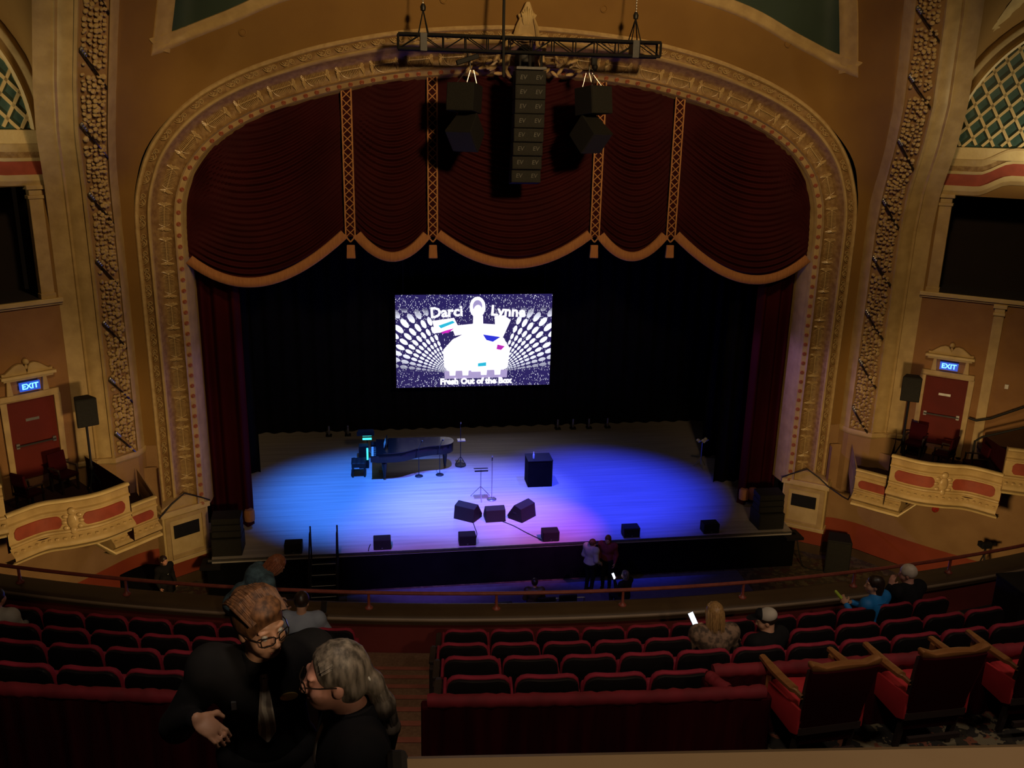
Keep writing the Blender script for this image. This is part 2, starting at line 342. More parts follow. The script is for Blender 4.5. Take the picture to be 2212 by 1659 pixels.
def orn_place(name, me, s, o, y, tilt, flip=False):
    p, d, n = arch_at(s); t = Vector((d[0], 0, d[1])); nn = Vector((n[0], 0, n[1])); out = Vector((0, -1, 0))
    nn2 = (nn*math.cos(tilt)+out*math.sin(tilt)); out2 = (out*math.cos(tilt)-nn*math.sin(tilt))
    if flip: t = -t
    M = Matrix((t, nn2, out2)).transposed().to_4x4(); M.translation = Vector((p[0]+n[0]*o, y+flean(p[1]+n[1]*o, o), p[1]+n[1]*o))
    ob = bpy.data.objects.new(name, me); COL.objects.link(ob); ob.parent = fr; ob.matrix_parent_inverse = fr.matrix_basis.inverted(); ob.matrix_basis = M; return ob
ros = MB()
ros.lathe([(0.062, -0.01), (0.062, 0.012), (0.045, 0.022), (0.030, 0.014), (0.022, 0.028), (0.0, 0.034)], 10)
ros_me = ros.mesh('rosette', 'rosette_red')
nd = int(ARCL/0.295)
for i in range(nd): orn_place('rosette', ros_me, (i+0.5)*ARCL/nd, 0.095, -0.205, 0.45)
# medallion unit: oval outline with fine ribs, a spine and leaf sprays at both ends
sh = MB()
sh.tube([(0.25*math.cos(q), 0.215*math.sin(q), 0.012) for q in np.linspace(0, 2*PI, 25)[:-1]], 0.011, 5, closed=True)
for k in range(11):
    x = -0.20+0.04*k; hgt_ = 0.195*math.sqrt(max(0.02, 1-(x/0.235)**2)); sh.tube([(x-0.012, -hgt_, 0.006), (x+0.008, 0, 0.026), (x-0.012, hgt_, 0.006)], [0.005, 0.009, 0.005], 4)
sh.tube([(-0.26, 0, 0.02), (0, 0, 0.032), (0.26, 0, 0.02)], [0.012, 0.016, 0.012], 5)
for sgn in (-1, 1):
    sh.ell((sgn*0.27, 0, 0.02), (0.035, 0.03, 0.025), 6, 4)
    for a_, L_ in ((0.0, 0.14), (0.4, 0.17), (-0.4, 0.17), (0.8, 0.20), (-0.8, 0.20), (1.12, 0.24), (-1.12, 0.24)):
        dx, dy = sgn*math.cos(a_), math.sin(a_); sh.tube([(sgn*0.27, 0, 0.012), (sgn*0.27+dx*L_*0.55, dy*L_*0.6, 0.030), (sgn*0.27+dx*L_*0.8-sgn*0.02, dy*L_*1.1, 0.014)], [0.010, 0.022, 0.006], 5)
for sy_ in (-1, 1):
    for q in (-0.33, 0.33): sh.ell((q, sy_*0.20, 0.012), (0.050, 0.026, 0.018), 6, 4, Matrix.Rotation(sy_*q*2, 3, 'Z'))
sh_me = sh.mesh('medallion_ornament', 'gold', fix=False)
ns = int(ARCL/0.86)
for i in range(ns): orn_place('medallion_ornament', sh_me, (i+0.5)*ARCL/ns, 0.445, -0.238, 0.22, flip=False)
sc = MB()
pts = []
for k in range(22):
    a = k*0.42; r = 0.070*(1-k/30); pts.append((-0.10+r*math.cos(a), r*math.sin(a), 0.02))
sc.tube(pts, [0.013]*22, 5)
sc.tube([(-0.03, 0, 0.02), (0.03, -0.055, 0.025), (0.10, -0.045, 0.028), (0.17, 0.02, 0.025), (0.19, 0.06, 0.02)], [0.012, 0.016, 0.018, 0.015, 0.006], 5)
for x, y, a in ((0.06, 0.02, 0.6), (0.12, 0.035, 0.9), (0.0, 0.06, 0.3), (0.09, -0.01, -0.5)): sc.ell((x, y, 0.02), (0.045, 0.018, 0.016), 6, 4, Matrix.Rotation(a, 3, 'Z'))
sc_me = sc.mesh('scroll_ornament', 'cream', fix=False)
nsc = int(ARCL/0.44)
for i in range(nsc): orn_place('scroll_ornament', sc_me, (i+0.5)*ARCL/nsc, 0.93, -0.41, 0.0, flip=(i < nsc/2))
# ---- brown wall round the arch
wp = structure('wall_front', (0, -0.45, 3.0), 'ochre plaster wall curving forward above the stage arch')
def bnd(s):
    p, d, n = arch_at(s); q = p+n*1.14; sx = 1 if s < ARCL/2 else -1; q = (abs(q[0]), q[1]) if abs(q[0]) > 1e-3 else (0.0, q[1])
    return q, sx
rows = []
for i in range(NA+1):
    q, sx = bnd(ARCL*i/NA)
    if q[1] <= 9.0: B = (10.45, q[1])
    else:
        fz = min(1, max(0, (q[1]-9.0)/(14.27-9.0))); fx = 1-abs(q[0])/10.02
        u = 0.5*fz+0.5*fx
        path = [(10.45, 9.0), (10.15, 11.4), (9.85, 12.5), (9.41, 14.6), (8.8, 18.0), (5.0, 18.0), (0, 18.0)]
        acc = [0]; [acc.append(acc[-1]+math.dist(a, b)*(0.5 if j >= 4 else 1)) for j, (a, b) in enumerate(zip(path, path[1:]))]
        t = u*acc[-1]; j = max(0, min(len(path)-2, int(np.searchsorted(acc, t, 'right'))-1)); r = (t-acc[j])/(acc[j+1]-acc[j])
        B = tuple(a+(b-a)*min(1, r) for a, b in zip(path[j], path[j+1]))
    row = []
    for j in range(25):
        t = j/24; X = q[0]+(B[0]-q[0])*t; z = q[1]+(B[1]-q[1])*t; row.append((sx*X, wallY(X, z), z))
    rows.append(row)
MB().strip(rows).build('wall_panel', 'wall_brown', wp, smooth=60)
# green ceiling panels with their mouldings
def on_wall(X, z, off=0.0): return Vector((X, wallY(X, z)-off, z))
for sx in (-1, 1):
    low = [(9.10, 13.24), (8.2, 13.68), (7.2, 14.08), (5.9, 14.62), (4.2, 15.05), (2.2, 15.4), (0.25, 15.5)]
    lowS = spline(low, 5); side = [(8.0+1.1*q, 17.8-4.56*q) for q in np.linspace(0, 0.96, 12)]
    path = [np.array(p) for p in side]+list(lowS)
    prof = [(0, 0.0), (0.03, 0.06), (0.10, 0.07), (0.15, 0.035), (0.22, 0.05), (0.30, 0.06), (0.33, 0.0)]
    rows = []
    k0 = len(side)
    for i, p in enumerate(path):
        if i < k0: n = np.array([-0.972, -0.235])
        elif i == k0: n = np.array([-0.86, 1.05])
        else:
            d = path[min(i+1, len(path)-1)]-path[i-1]; d /= np.linalg.norm(d); n = np.array([d[1], -d[0]]); n = n if n[1] > 0 else -n
        rows.append([tuple(on_wall(sx*(p[0]+n[0]*o), p[1]+n[1]*o, h)) for o, h in prof])
    MB().strip(rows).build('panel_moulding', 'cream', wp, smooth=60)
    rows = []
    for p in lowS:
        x0 = p[0]-0.28; z0 = p[1]+0.33 if p[0] < 9 else p[1]+0.38; rows.append([tuple(on_wall(sx*(x0+(min(x0, 7.7)-x0)*t), z0+(17.8-z0)*t, 0.02)) for t in np.linspace(0, 1, 10)])
    MB().strip(rows).build('green_panel', 'green_panel', wp, smooth=60)
for x, z in ((-6.99, 13.89), (-2.06, 14.80), (2.05, 14.74), (7.2, 14.07)):
    MB().lathe([(0.10, 0.0), (0.10, 0.02), (0.07, 0.03), (0.06, 0.012), (0, 0.012)], 14, on_wall(x, z), Matrix.Rotation(PI/2, 3, 'X')).build('round_vent', 'wall_brown', wp)
# ---- crest cartouche over the arch
cr = structure('trim_2', (0.02, -0.5, 13.0), 'plaster crest with scrolls and a dark oval shield over the arch')
def oc(x, z, y=0.0): return (x+0.05, wallY(0, z)-0.02-y, z)
m = MB()
outl = [(-0.34, 13.9), (-0.28, 14.25), (-0.2, 14.42), (-0.26, 14.52), (-0.17, 14.55), (-0.1, 14.70), (-0.05, 14.82), (0.05, 14.82), (0.1, 14.70), (0.17, 14.55), (0.26, 14.52), (0.2, 14.42), (0.28, 14.25), (0.34, 13.9)]
m.prism(outl, 0.14, lambda a, b, t: oc(a, b, t)); m.build('crest_plate', 'cream', cr, bevel=0.03)
m = MB()
for k in range(7):
    a = (k-3)*0.24; m.tube([oc(math.sin(a)*0.12, 14.28, 0.14), oc(math.sin(a)*0.2, 14.50, 0.2), oc(math.sin(a)*0.24, 14.70-0.05*abs(k-3), 0.17)], [0.02, 0.035, 0.02], 6)
m.build('palmette', 'cream_light', cr)
m = MB()
for sgn in (-1, 1):
    p = []
    for k in range(20): a = k*0.5; r = 0.19*(1-k/24); p.append(oc(sgn*(0.42+r*math.cos(a)), 13.86+r*math.sin(a), 0.16))
    m.tube(p, [0.055-0.0015*k for k in range(20)], 6)
    m.tube([oc(sgn*0.36, 13.0, 0.12), oc(sgn*0.52, 13.2, 0.16), oc(sgn*0.44, 13.55, 0.18), oc(sgn*0.50, 13.75, 0.16)], [0.05, 0.07, 0.06, 0.05], 6)
    m.tube([oc(sgn*0.30, 14.0, 0.14), oc(sgn*0.24, 14.25, 0.17), oc(sgn*0.16, 14.45, 0.15)], [0.06, 0.05, 0.03], 6)
m.build('scroll', 'cream', cr)
m = MB(); m.ell(oc(0, 13.42, 0.12), (0.27, 0.14, 0.42), 16, 10); m.build('oval_shield', 'seat_black', cr)
m = MB()
for k in range(26):
    sgn = -1 if k % 2 else 1; x = sgn*(0.6+0.07*(k//2)); z = 13.2+0.10*math.sin(k*1.7)+0.10*(k % 3); m.ell(oc(x, z, 0.03+0.05*random.random()), (0.13, 0.06, 0.05), 7, 5, Matrix.Rotation(random.uniform(-1, 1), 3, 'Y'))
m.build('acanthus_leaves', 'gold', cr)['kind'] = 'stuff'
m = MB(); m.ell(oc(0, 14.0, 0.1), (0.20, 0.10, 0.12), 12, 8); m.build('gilt_boss', 'gold', cr)

# ---- pilasters with garland relief
def pil_row(sx, z, kind):
    xi, yi = lerp_tab(PIN, z); xo, yo = lerp_tab(POUT, z)
    return xi, yi, xo, yo
ZB = 3.05
for side_name, sx, n_ in (('left', -1, 3), ('right', 1, 4)):
    pl = structure('trim_%d' % n_, (sx*10.7, -1.1, ZB), 'tall cream pilaster with leaf garland relief and ribbons on the %s' % ('stage-left bay' if sx > 0 else 'stage-right bay'))
    zs = list(np.linspace(ZB, 9.2, 12))+list(np.linspace(9.5, 18, 26))
    rows = []
    for z in zs:
        xi, yi, xo, yo = pil_row(sx, z, 0)
        rows.append([(sx*(xi-0.10), yi+0.45, z), (sx*(xi-0.10), yi+0.26, z), (sx*(xi-0.06), yi+0.16, z), (sx*(xi-0.065), yi+0.06, z), (sx*(xi-0.02), yi-0.03, z), (sx*xi, yi-0.02, z), (sx*(xi+0.01), yi+0.03, z)])
    MB().strip(rows).build('inner_moulding', 'cream', pl, smooth=60)
    rows = []
    for z in zs:
        xi, yi, xo, yo = pil_row(sx, z, 0); rows.append([(sx*(xi+0.01+(xo-xi-0.02)*t), yi+0.03+(yo-yi)*t, z) for t in (0, .25, .5, .75, 1)])
    MB().strip(rows).build('relief_ground', 'stucco_light', pl, smooth=60)
    rows = []
    for z in zs:
        xi, yi, xo, yo = pil_row(sx, z, 0); k = max(0, z-9.2)*0.0
        rows.append([(sx*(xo-0.01), yo+0.03, z), (sx*xo, yo-0.03, z), (sx*(xo+0.07), yo-0.03, z), (sx*(xo+0.09), yo+0.03, z), (sx*(xo+0.20), yo+0.02, z), (sx*(xo+0.30), yo-0.02, z), (sx*(xo+0.42), yo+0.00, z), (sx*(xo+0.46), yo-0.05, z), (sx*(xo+0.50), yo-0.02, z), (sx*(xo+0.56), yo-0.05, z), (sx*(xo+0.72), yo-0.12, z), (sx*(xo+0.86), yo-0.20, z), (sx*(xo+0.87), yo-0.10, z)])
    MB().strip(rows).build('outer_moulding', 'cream', pl, smooth=50)
    # ribbons
    rz = [3.35, 4.85, 6.35, 7.95, 9.6, 11.25, 12.85, 14.4, 16.0]
    def relief(z, t, h=0.0):
        xi, yi, xo, yo = pil_row(sx, z, 0); nx, ny = (yo-yi), -(xo-xi); L = math.hypot(nx, ny); nx /= L; ny /= L
        return Vector((sx*(xi+(xo-xi)*t+nx*h), yi+(yo-yi)*t+ny*h, z))
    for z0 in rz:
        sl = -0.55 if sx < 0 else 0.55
        m = MB(); rows = []
        for j in range(9):
            t = 0.04+0.92*j/8; zc = z0-sl*(t-0.5)*(-1 if sx < 0 else 1)*1.0
            zc = z0+(0.42*(t-0.5)*2 if sx < 0 else 0.42*(0.5-t)*2)
            bu = 0.03+0.05*math.sin(PI*t); rows.append([relief(zc-0.045, t, bu-0.03), relief(zc-0.022, t, bu+0.02), relief(zc+0.022, t, bu+0.02), relief(zc+0.045, t, bu-0.03)])
        m.strip(rows); m.build('ribbon', 'lens_dark', pl)
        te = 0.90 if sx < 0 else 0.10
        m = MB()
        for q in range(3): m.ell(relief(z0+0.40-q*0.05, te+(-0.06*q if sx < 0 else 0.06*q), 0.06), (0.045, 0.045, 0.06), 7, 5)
        m.build('ribbon_glint', 'steel', pl)  # bright steel blobs modelled for the glint at the ribbon's end
    for a, b in zip([ZB+0.05]+rz, rz+[17.6]):
        m = MB()
        zz = a+0.08
        while zz < b-0.05:
            nx_ = 5
            for j in range(nx_):
                t = 0.10+0.80*(j+0.5*random.random()+0.2)/nx_; z = zz+random.uniform(-0.04, 0.04)
                off = (0.42*(t-0.5)*2 if sx < 0 else 0.42*(0.5-t)*2)
                if abs(z-(a+off)) < 0.10 and a > ZB+0.1: continue
                r = random.uniform(0.045, 0.075); m.ell(relief(z, t, 0.015+0.05*math.sin(PI*t)), (r*0.95, 0.045, r*random.uniform(0.6, 1.0)), 6, 4, Matrix.Rotation(random.uniform(-0.8, 0.8), 3, 'Y'))
            zz += 0.105
        m.build('leaf_garland', 'cream', pl, fix=False)['kind'] = 'stuff'
    # base course of the pilaster
    rows = []
    for z, o in ((ZB-0.16, 0.0), (ZB-0.10, 0.05), (ZB-0.02, 0.05), (ZB+0.02, 0.02), (ZB+0.03, -0.1)):
        rows.append([(sx*(10.33-o*0.3), -0.40-o, z), (sx*(10.43-o*0.5), -0.84-o, z), (sx*(10.89-o*0.5), -1.36-o, z), (sx*11.35, -1.38-o, z), (sx*11.75, -1.56-o, z)])
    MB().strip(rows).build('plinth', 'cream', pl, smooth=30)

# ---- splayed side bays
ANG = math.radians(40)
def bay(sx):
    def f(s, z, o=0.0):   # o: proud of the wall towards the house
        return Vector((sx*(11.74+s*math.cos(ANG)-o*math.sin(ANG)), -1.5-s*math.sin(ANG)-o*math.cos(ANG), z))
    return f
def bprism(m, f, poly, o0, o1): return m.prism(poly, 1.0, lambda a, b, t: f(a, b, o0+(o1-o0)*t))
def brect(m, f, s0, s1, z0, z1, o0, o1): return bprism(m, f, [(s0, z0), (s1, z0), (s1, z1), (s0, z1)], o0, o1)
def rise(s): return 0.33*sstep((s-0.95)/0.8)
LC, LR = 3.67, 3.5     # lunette centre and radius
def clip(poly, inside, inter):
    out = []
    for i in range(len(poly)):
        a, b = poly[i-1], poly[i]; ia, ib = inside(a), inside(b)
        if ia != ib: out.append(inter(a, b))
        if ib: out.append(b)
    return out
for side, sx, dn in (('left', -1, 1), ('right', 1, 2)):
    f = bay(sx); SM = 4.6
    wl = structure('wall_'+side, f(1.0, 2.0), 'splayed side wall bay of stucco')
    m = MB(); brect(m, f, 0, SM, 2.2, 7.45, -0.15, 0); m.build('wall_panel', 'stucco', wl, smooth=0)
    m = MB(); brect(m, f, -0.05, 0.10, 7.4, 11.3, -0.15, 0); brect(m, f, 0, SM, 10.2, 16.8, -0.15, 0); m.build('wall_panel', 'wall_brown', wl, smooth=0)
    m = MB()
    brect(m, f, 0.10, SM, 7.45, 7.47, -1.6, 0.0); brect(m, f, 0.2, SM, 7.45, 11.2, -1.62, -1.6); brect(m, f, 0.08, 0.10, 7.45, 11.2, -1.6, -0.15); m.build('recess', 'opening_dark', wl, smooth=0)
    m = MB(); brect(m, f, -0.05, SM, 7.30, 7.36, 0, 0.06); brect(m, f, -0.05, SM, 7.36, 7.47, 0, 0.12); m.build('ledge', 'cream_light', wl, smooth=0, bevel=0.012)
    m = MB(); brect(m, f, 0.10, 0.42, 7.47, 9.9, -0.16, 0.02); brect(m, f, 0.08, 0.45, 9.9, 9.98, -0.16, 0.05); brect(m, f, 0.06, 0.47, 10.12, 10.22, -0.16, 0.08); brect(m, f, 0.11, 0.41, 9.98, 10.12, -0.16, 0.03); brect(m, f, 0.08, 0.44, 7.47, 7.6, -0.16, 0.05)
    m.build('strip_column', 'cream', wl, smooth=0, bevel=0.01)
    m = MB(); brect(m, f, 1.92, 2.18, 2.6, 7.0, 0, 0.05); m.build('strip_pilaster', 'cream', wl, smooth=0, bevel=0.01)
    m = MB(); brect(m, f, 1.90, 2.20, 7.0, 7.08, 0, 0.09); brect(m, f, 1.88, 2.22, 7.2, 7.3, 0, 0.10); brect(m, f, 1.92, 2.18, 7.08, 7.2, 0, 0.07); m.build('pilaster_capital', 'cream_light', wl, smooth=0, bevel=0.01)
    # entablature, bending upwards over the opening
    def ent(z0, z1, o0, o1, name, mt):
        m = MB(); n = 26; rows = []
        for i in range(n+1):
            s = -0.02+(SM+0.02)*i/n; d = rise(s); rows.append([tuple(f(s, z0+d, -0.02)), tuple(f(s, z0+d, o0)), tuple(f(s, z1+d, o1)), tuple(f(s, z1+d, -0.02))])
        m.strip(rows); m.build(name, mt, wl, smooth=50)
    ent(10.22, 10.33, 0.03, 0.06, 'architrave', 'cream'); ent(10.33, 10.47, 0.06, 0.09, 'architrave', 'cream_light')
    ent(10.47, 10.78, 0.035, 0.035, 'red_frieze', 'panel_red'); ent(10.78, 10.86, 0.05, 0.09, 'cornice', 'cream_light')
    ent(10.86, 11.0, 0.06, 0.10, 'cornice', 'cove_gold'); ent(11.0, 11.18, 0.10, 0.16, 'cornice', 'cream')
    m = MB(); brect(m, f, -0.02, SM, 11.18, 11.5, 0, 0.14); m.build('lunette_sill', 'cream_light', wl, smooth=0, bevel=0.015)
    # arch moulding round the lunette
    def ring(prof, name, mt):
        rows = []
        for i in range(41):
            a = PI-(PI*0.62)*i/40
            rows.append([tuple(f(LC+r*math.cos(a), 11.4+r*math.sin(a), o)) for r, o in prof])
        rows = [[tuple(f(LC-r, 7.47, o)) for r, o in prof]]+rows if False else rows
        MB().strip(rows).build(name, mt, wl, smooth=50)
    ring([(3.48, 0.0), (3.48, 0.10), (3.53, 0.13), (3.58, 0.10), (3.60, 0.07)], 'lunette_moulding', 'cream_light')
    ring([(3.60, 0.07), (3.66, 0.05), (3.74, 0.06), (3.82, 0.11), (3.88, 0.10), (3.92, 0.05), (4.0, 0.03)], 'arch_moulding', 'cream')
    # reveal joining the leaning pilaster to the bay
    rows = []
    for i in range(31):
        t = i/30; z = 9.2+8.6*t; xo, yo = lerp_tab(POUT, z); a = Vector((sx*(xo+0.87), yo-0.10, z))
        if z < 11.4: b = f(-0.01, z, 0.02)
        else: ph = (z-11.4)/6.4*(PI*0.62); b = f(LC-4.0*math.cos(ph), 11.4+4.0*math.sin(ph), 0.03)
        rows.append([tuple(a.lerp(b, q)) for q in (0, .15, .3, .5, .7, .9, 1)])
    MB().strip(rows).build('arch_reveal', 'wall_brown', wl, smooth=60)
    rows = []
    for i in range(31):
        t = i/30; z = 11.0+6.8*t; xo, yo = lerp_tab(POUT, z); a = Vector((sx*(xo+0.87), yo-0.10, z)); ph = max(0, (z-11.4)/6.4*(PI*0.62)); b = f(LC-4.0*math.cos(ph), 11.4+4.0*math.sin(ph), 0.03)
        c = a.lerp(b, 0.45); d = a.lerp(b, 0.62); up = Vector((-sx*0.10, -0.08, 0)); rows.append([tuple(c), tuple(c+up*0.8), tuple((c+d)/2+up), tuple(d+up*0.8), tuple(d)])
    MB().strip(rows).build('reveal_moulding', 'cream', wl, smooth=50)
    # lunette window: panes and lattice bars
    wn = structure('window_%d' % dn, f(1.5, 11.5), 'lattice lunette with green glass')
    arc = [(LC+LR*math.cos(PI-PI*0.62*i/30), 11.5+LR*math.sin(PI-PI*0.62*i/30)) for i in range(31)]
    m1, m2 = 1.05, -1.75; h1, h2 = 0.47, 0.72
    def line_c(mm, p): return p[1]-11.5-mm*p[0]
    def clip_lune(poly):
        poly = clip(poly, lambda p: p[1] >= 11.5, lambda a, b: tuple(a[i]+(b[i]-a[i])*(11.5-a[1])/(b[1]-a[1]) for i in (0, 1)))
        if not poly: return []
        poly = clip(poly, lambda p: p[0] <= SM-0.05, lambda a, b: tuple(a[i]+(b[i]-a[i])*(SM-0.05-a[0])/(b[0]-a[0]) for i in (0, 1)))
        if not poly: return []
        def ic(a, b):
            ax, ay = a[0]-LC, a[1]-11.5; dx, dy = b[0]-a[0], b[1]-a[1]; A = dx*dx+dy*dy; B = 2*(ax*dx+ay*dy); Cc = ax*ax+ay*ay-LR*LR; D = math.sqrt(max(0, B*B-4*A*Cc))
            for t in ((-B-D)/(2*A), (-B+D)/(2*A)):
                if -1e-9 <= t <= 1+1e-9: return (a[0]+dx*t, a[1]+dy*t)
            return b
        return clip(poly, lambda p: (p[0]-LC)**2+(p[1]-11.5)**2 <= LR*LR, ic)
    def xy(c1, c2): s = (c2-c1)/(m1-m2); return (s, 11.5+m1*s+c1)
    for i in range(-16, 12):
        for j in range(-2, 22):
            c1, c2 = i*h1, j*h2; q = clip_lune([xy(c1, c2), xy(c1+h1, c2), xy(c1+h1, c2+h2), xy(c1, c2+h2)])
            if len(q) < 3: continue
            ar = abs(sum(q[k-1][0]*q[k][1]-q[k][0]*q[k-1][1] for k in range(len(q))))/2
            if ar < 0.004: continue
            m = MB(); bprism(m, f, q, 0.01, 0.03); m.build('pane', 'glass_green', wn, smooth=0)
    def chord(mm, c):
        # line z=11.5+mm*s+c within the lunette
        A = 1+mm*mm; B = 2*(mm*c-LC); Cc = LC*LC+c*c-LR*LR; D = B*B-4*A*Cc
        if D <= 0: return None
        s0, s1 = (-B-math.sqrt(D))/(2*A), (-B+math.sqrt(D))/(2*A)
        pts = [s0+(s1-s0)*k/40 for k in range(41)]; pts = [s for s in pts if mm*s+c >= 0 and s <= SM-0.05]
        return (pts[0], pts[-1]) if len(pts) > 1 else None
    for mm, hh in ((m1, h1), (m2, h2)):
        for i in range(-16, 22):
            q = chord(mm, i*hh)
            if not q: continue
            pa, pb = (q[0], 11.5+mm*q[0]+i*hh), (q[1], 11.5+mm*q[1]+i*hh)
            L = math.dist(pa, pb)
            if L < 0.15: continue
            nx, nz = -(pb[1]-pa[1])/L*0.035, (pb[0]-pa[0])/L*0.035
            m = MB(); bprism(m, f, [(pa[0]+nx, pa[1]+nz), (pb[0]+nx, pb[1]+nz), (pb[0]-nx, pb[1]-nz), (pa[0]-nx, pa[1]-nz)], 0.02, 0.075); m.build('lattice_bar', 'cream_light', wn, smooth=0)
    # exit door with pediment
    dr = structure('door_%d' % dn, f(1.02, 3.0), 'dark red exit door under a scrolled pediment')
    m = MB(); brect(m, f, 0.46, 1.58, 2.98, 5.05, 0.0, 0.03); m.build('door_leaf', 'door_red', dr, smooth=0)
    m = MB(); brect(m, f, 0.32, 0.46, 2.7, 5.05, 0, 0.10); brect(m, f, 1.58, 1.72, 2.7, 5.05, 0, 0.10); brect(m, f, 0.32, 1.72, 5.05, 5.20, 0, 0.10); m.build('door_frame', 'cream', dr, smooth=0, bevel=0.015)
    m = MB(); brect(m, f, 0.55, 1.49, 3.86, 3.90, 0.08, 0.11); m.build('push_bar', 'dark_metal', dr, smooth=0)
    for q in (0.58, 1.46): m = MB(); brect(m, f, q-0.04, q+0.04, 3.82, 3.95, 0.03, 0.10); m.build('bar_bracket', 'steel', dr, smooth=0)
    m = MB(); brect(m, f, 0.86, 1.18, 4.47, 4.54, 0.03, 0.04); m.build('door_plate', 'steel', dr, smooth=0)
    m = MB()
    for q in (0.55, 1.40): bprism(m, f, [(q, 5.2), (q+0.16, 5.2), (q+0.12, 5.62), (q+0.04, 5.62)], 0.0, 0.12)
    m.build('pediment_bracket', 'cream', dr, smooth=0, bevel=0.02)
    m = MB(); brect(m, f, 0.36, 1.66, 5.62, 5.70, 0, 0.20); brect(m, f, 0.42, 1.60, 5.56, 5.62, 0, 0.14); m.build('pediment_cornice', 'cream_light', dr, smooth=0, bevel=0.015)
    m = MB()
    for sg in (-1, 1):
        cpts = [(0, 5.70), (0.60, 5.70), (0.60, 5.78), (0.52, 5.76), (0.42, 5.84), (0.30, 5.93), (0.18, 5.97), (0.08, 5.95), (0.03, 5.86)]
        bprism(m, f, [(1.02+sg*a, b) for a, b in cpts], 0.0, 0.12)
    m.build('pediment_scroll', 'cream', dr, smooth=40, bevel=0.02)
    m = MB(); m.ell(f(1.02, 6.0, 0.08), (0.08, 0.06, 0.08), 10, 7); m.ell(f(1.02, 5.87, 0.08), (0.04, 0.05, 0.07), 8, 5); m.build('pediment_finial', 'cream', dr)
    # exit sign
    es = thing('exit_sign', 'lit blue exit sign over the red door ' + ('beside the sloping black handrail' if sx > 0 else 'on the wall above the black draped table'), 'sign', f(1.02, 5.28, 0.1))
    m = MB(); brect(m, f, 0.78, 1.26, 5.28, 5.50, 0.12, 0.17); m.build('sign_box', 'exit_blue', es, smooth=0)
    o0 = f(1.02, 5.39, 0.178); ux = Vector((math.cos(ANG), -math.sin(ANG), 0)) if sx > 0 else Vector((math.cos(ANG), math.sin(ANG), 0))
    nrm = Vector((0, 0, 1)).cross(ux); nrm = -nrm
    M = Matrix((ux, Vector((0, 0, 1)), ux.cross(Vector((0, 0, 1))))).transposed().to_4x4(); M.translation = o0
    lettering('lettering', 'EXIT', 0.19, M, 'exit_letters', es, 0.003, 0, 0.004)
    # ---- lower wall, wainscot, pedestal
    W = spline([(9.95, -0.84), (10.05, -0.55), (10.45, -0.62), (10.95, -1.05), (11.45, -1.75), (12.2, -2.75), (13.3, -4.0), (15.0, -5.8), (16.6, -7.4)], 5)
    lw = structure('wall_lower_'+side, (sx*11, -1.5, HF), 'lower house wall of stucco over a red wainscot')
    def wall_strip(z0, z1, o, name, mt, zz=None):
        rows = [[(sx*(p[0]-o*0.5), p[1]-o, z0), (sx*(p[0]-o*0.5), p[1]-o, z1)] for p in W]; MB().strip(rows).build(name, mt, lw, smooth=60)
    wall_strip(HF, HF+0.28, 0.03, 'baseboard', 'ledge_brown'); wall_strip(HF+0.28, -0.05, 0.0, 'wainscot', 'wainscot_red'); wall_strip(-0.05, 2.45, 0.0, 'wall_panel', 'stucco_light')
    pd = structure('trim_%d' % (4+dn), (sx*9.4, -0.45, HF), 'cream pedestal with a dark plaque at the foot of the arch frame')
    pa, pb = Vector((8.88, -0.06)), Vector((9.97, -0.87)); pu = (pb-pa).normalized(); pn = Vector((pu.y, -pu.x)); PL = (pb-pa).length
    def pf(u, z, o): q = pa+pu*u+pn*o; return Vector((sx*q.x, q.y, z))
    def pbx(m, u0, u1, z0, z1, o0, o1): m.prism([(u0, z0), (u1, z0), (u1, z1), (u0, z1)], 1.0, lambda a, b, t: pf(a, b, o0+(o1-o0)*t))
    m = MB(); pbx(m, 0, PL, HF, HF+0.3, -0.9, 0.04); m.build('plinth', 'ledge_brown', pd, smooth=0)
    m = MB(); pbx(m, 0, PL, HF+0.3, -0.42, -0.9, 0.0); m.build('red_base', 'wainscot_red', pd, smooth=0)
    m = MB(); pbx(m, 0, PL, -0.42, 1.15, -0.9, 0.0); pbx(m, -0.04, PL+0.04, -0.45, -0.33, -0.9, 0.06); pbx(m, -0.05, PL+0.05, 1.02, 1.18, -0.9, 0.07); m.build('body', 'cream_light', pd, smooth=0, bevel=0.012)
    m = MB(); pbx(m, 0.06, 0.20, -0.30, 0.98, 0, 0.03); pbx(m, PL-0.20, PL-0.06, -0.30, 0.98, 0, 0.03); pbx(m, 0.2, PL-0.2, 0.86, 0.98, 0, 0.03); pbx(m, 0.2, PL-0.2, -0.3, -0.2, 0, 0.03); m.build('raised_border', 'cream', pd, smooth=0, bevel=0.012)
    m = MB(); pbx(m, 0.30, PL-0.30, 0.30, 0.70, 0, 0.02); m.build('plaque', 'black_paint', pd, smooth=0)
    m = MB(); m.prism([(0, 1.18), (PL, 1.18), (PL, 1.26), (PL*0.62, 1.52), (PL*0.38, 1.52), (0, 1.26)], 1.0, lambda a, b, t: pf(a, b, -0.45+0.45*t)); m.build('cap', 'cream', pd, smooth=0, bevel=0.02)
    m = MB(); m.tube([pf(-0.05, 1.2, 0.08), pf(0.2, 1.36, 0.07), pf(PL*0.5, 1.62, 0.05), pf(PL*0.8, 1.40, 0.07), pf(PL, 1.2, 0.1)]+[Vector((sx*x, y, z)) for x, y, z in ((10.1, -1.5, 1.10), (9.9, -2.2, 1.3), (9.6, -2.9, 2.0))], 0.022, 6)
    m.build('cable_run', 'cable', pd)
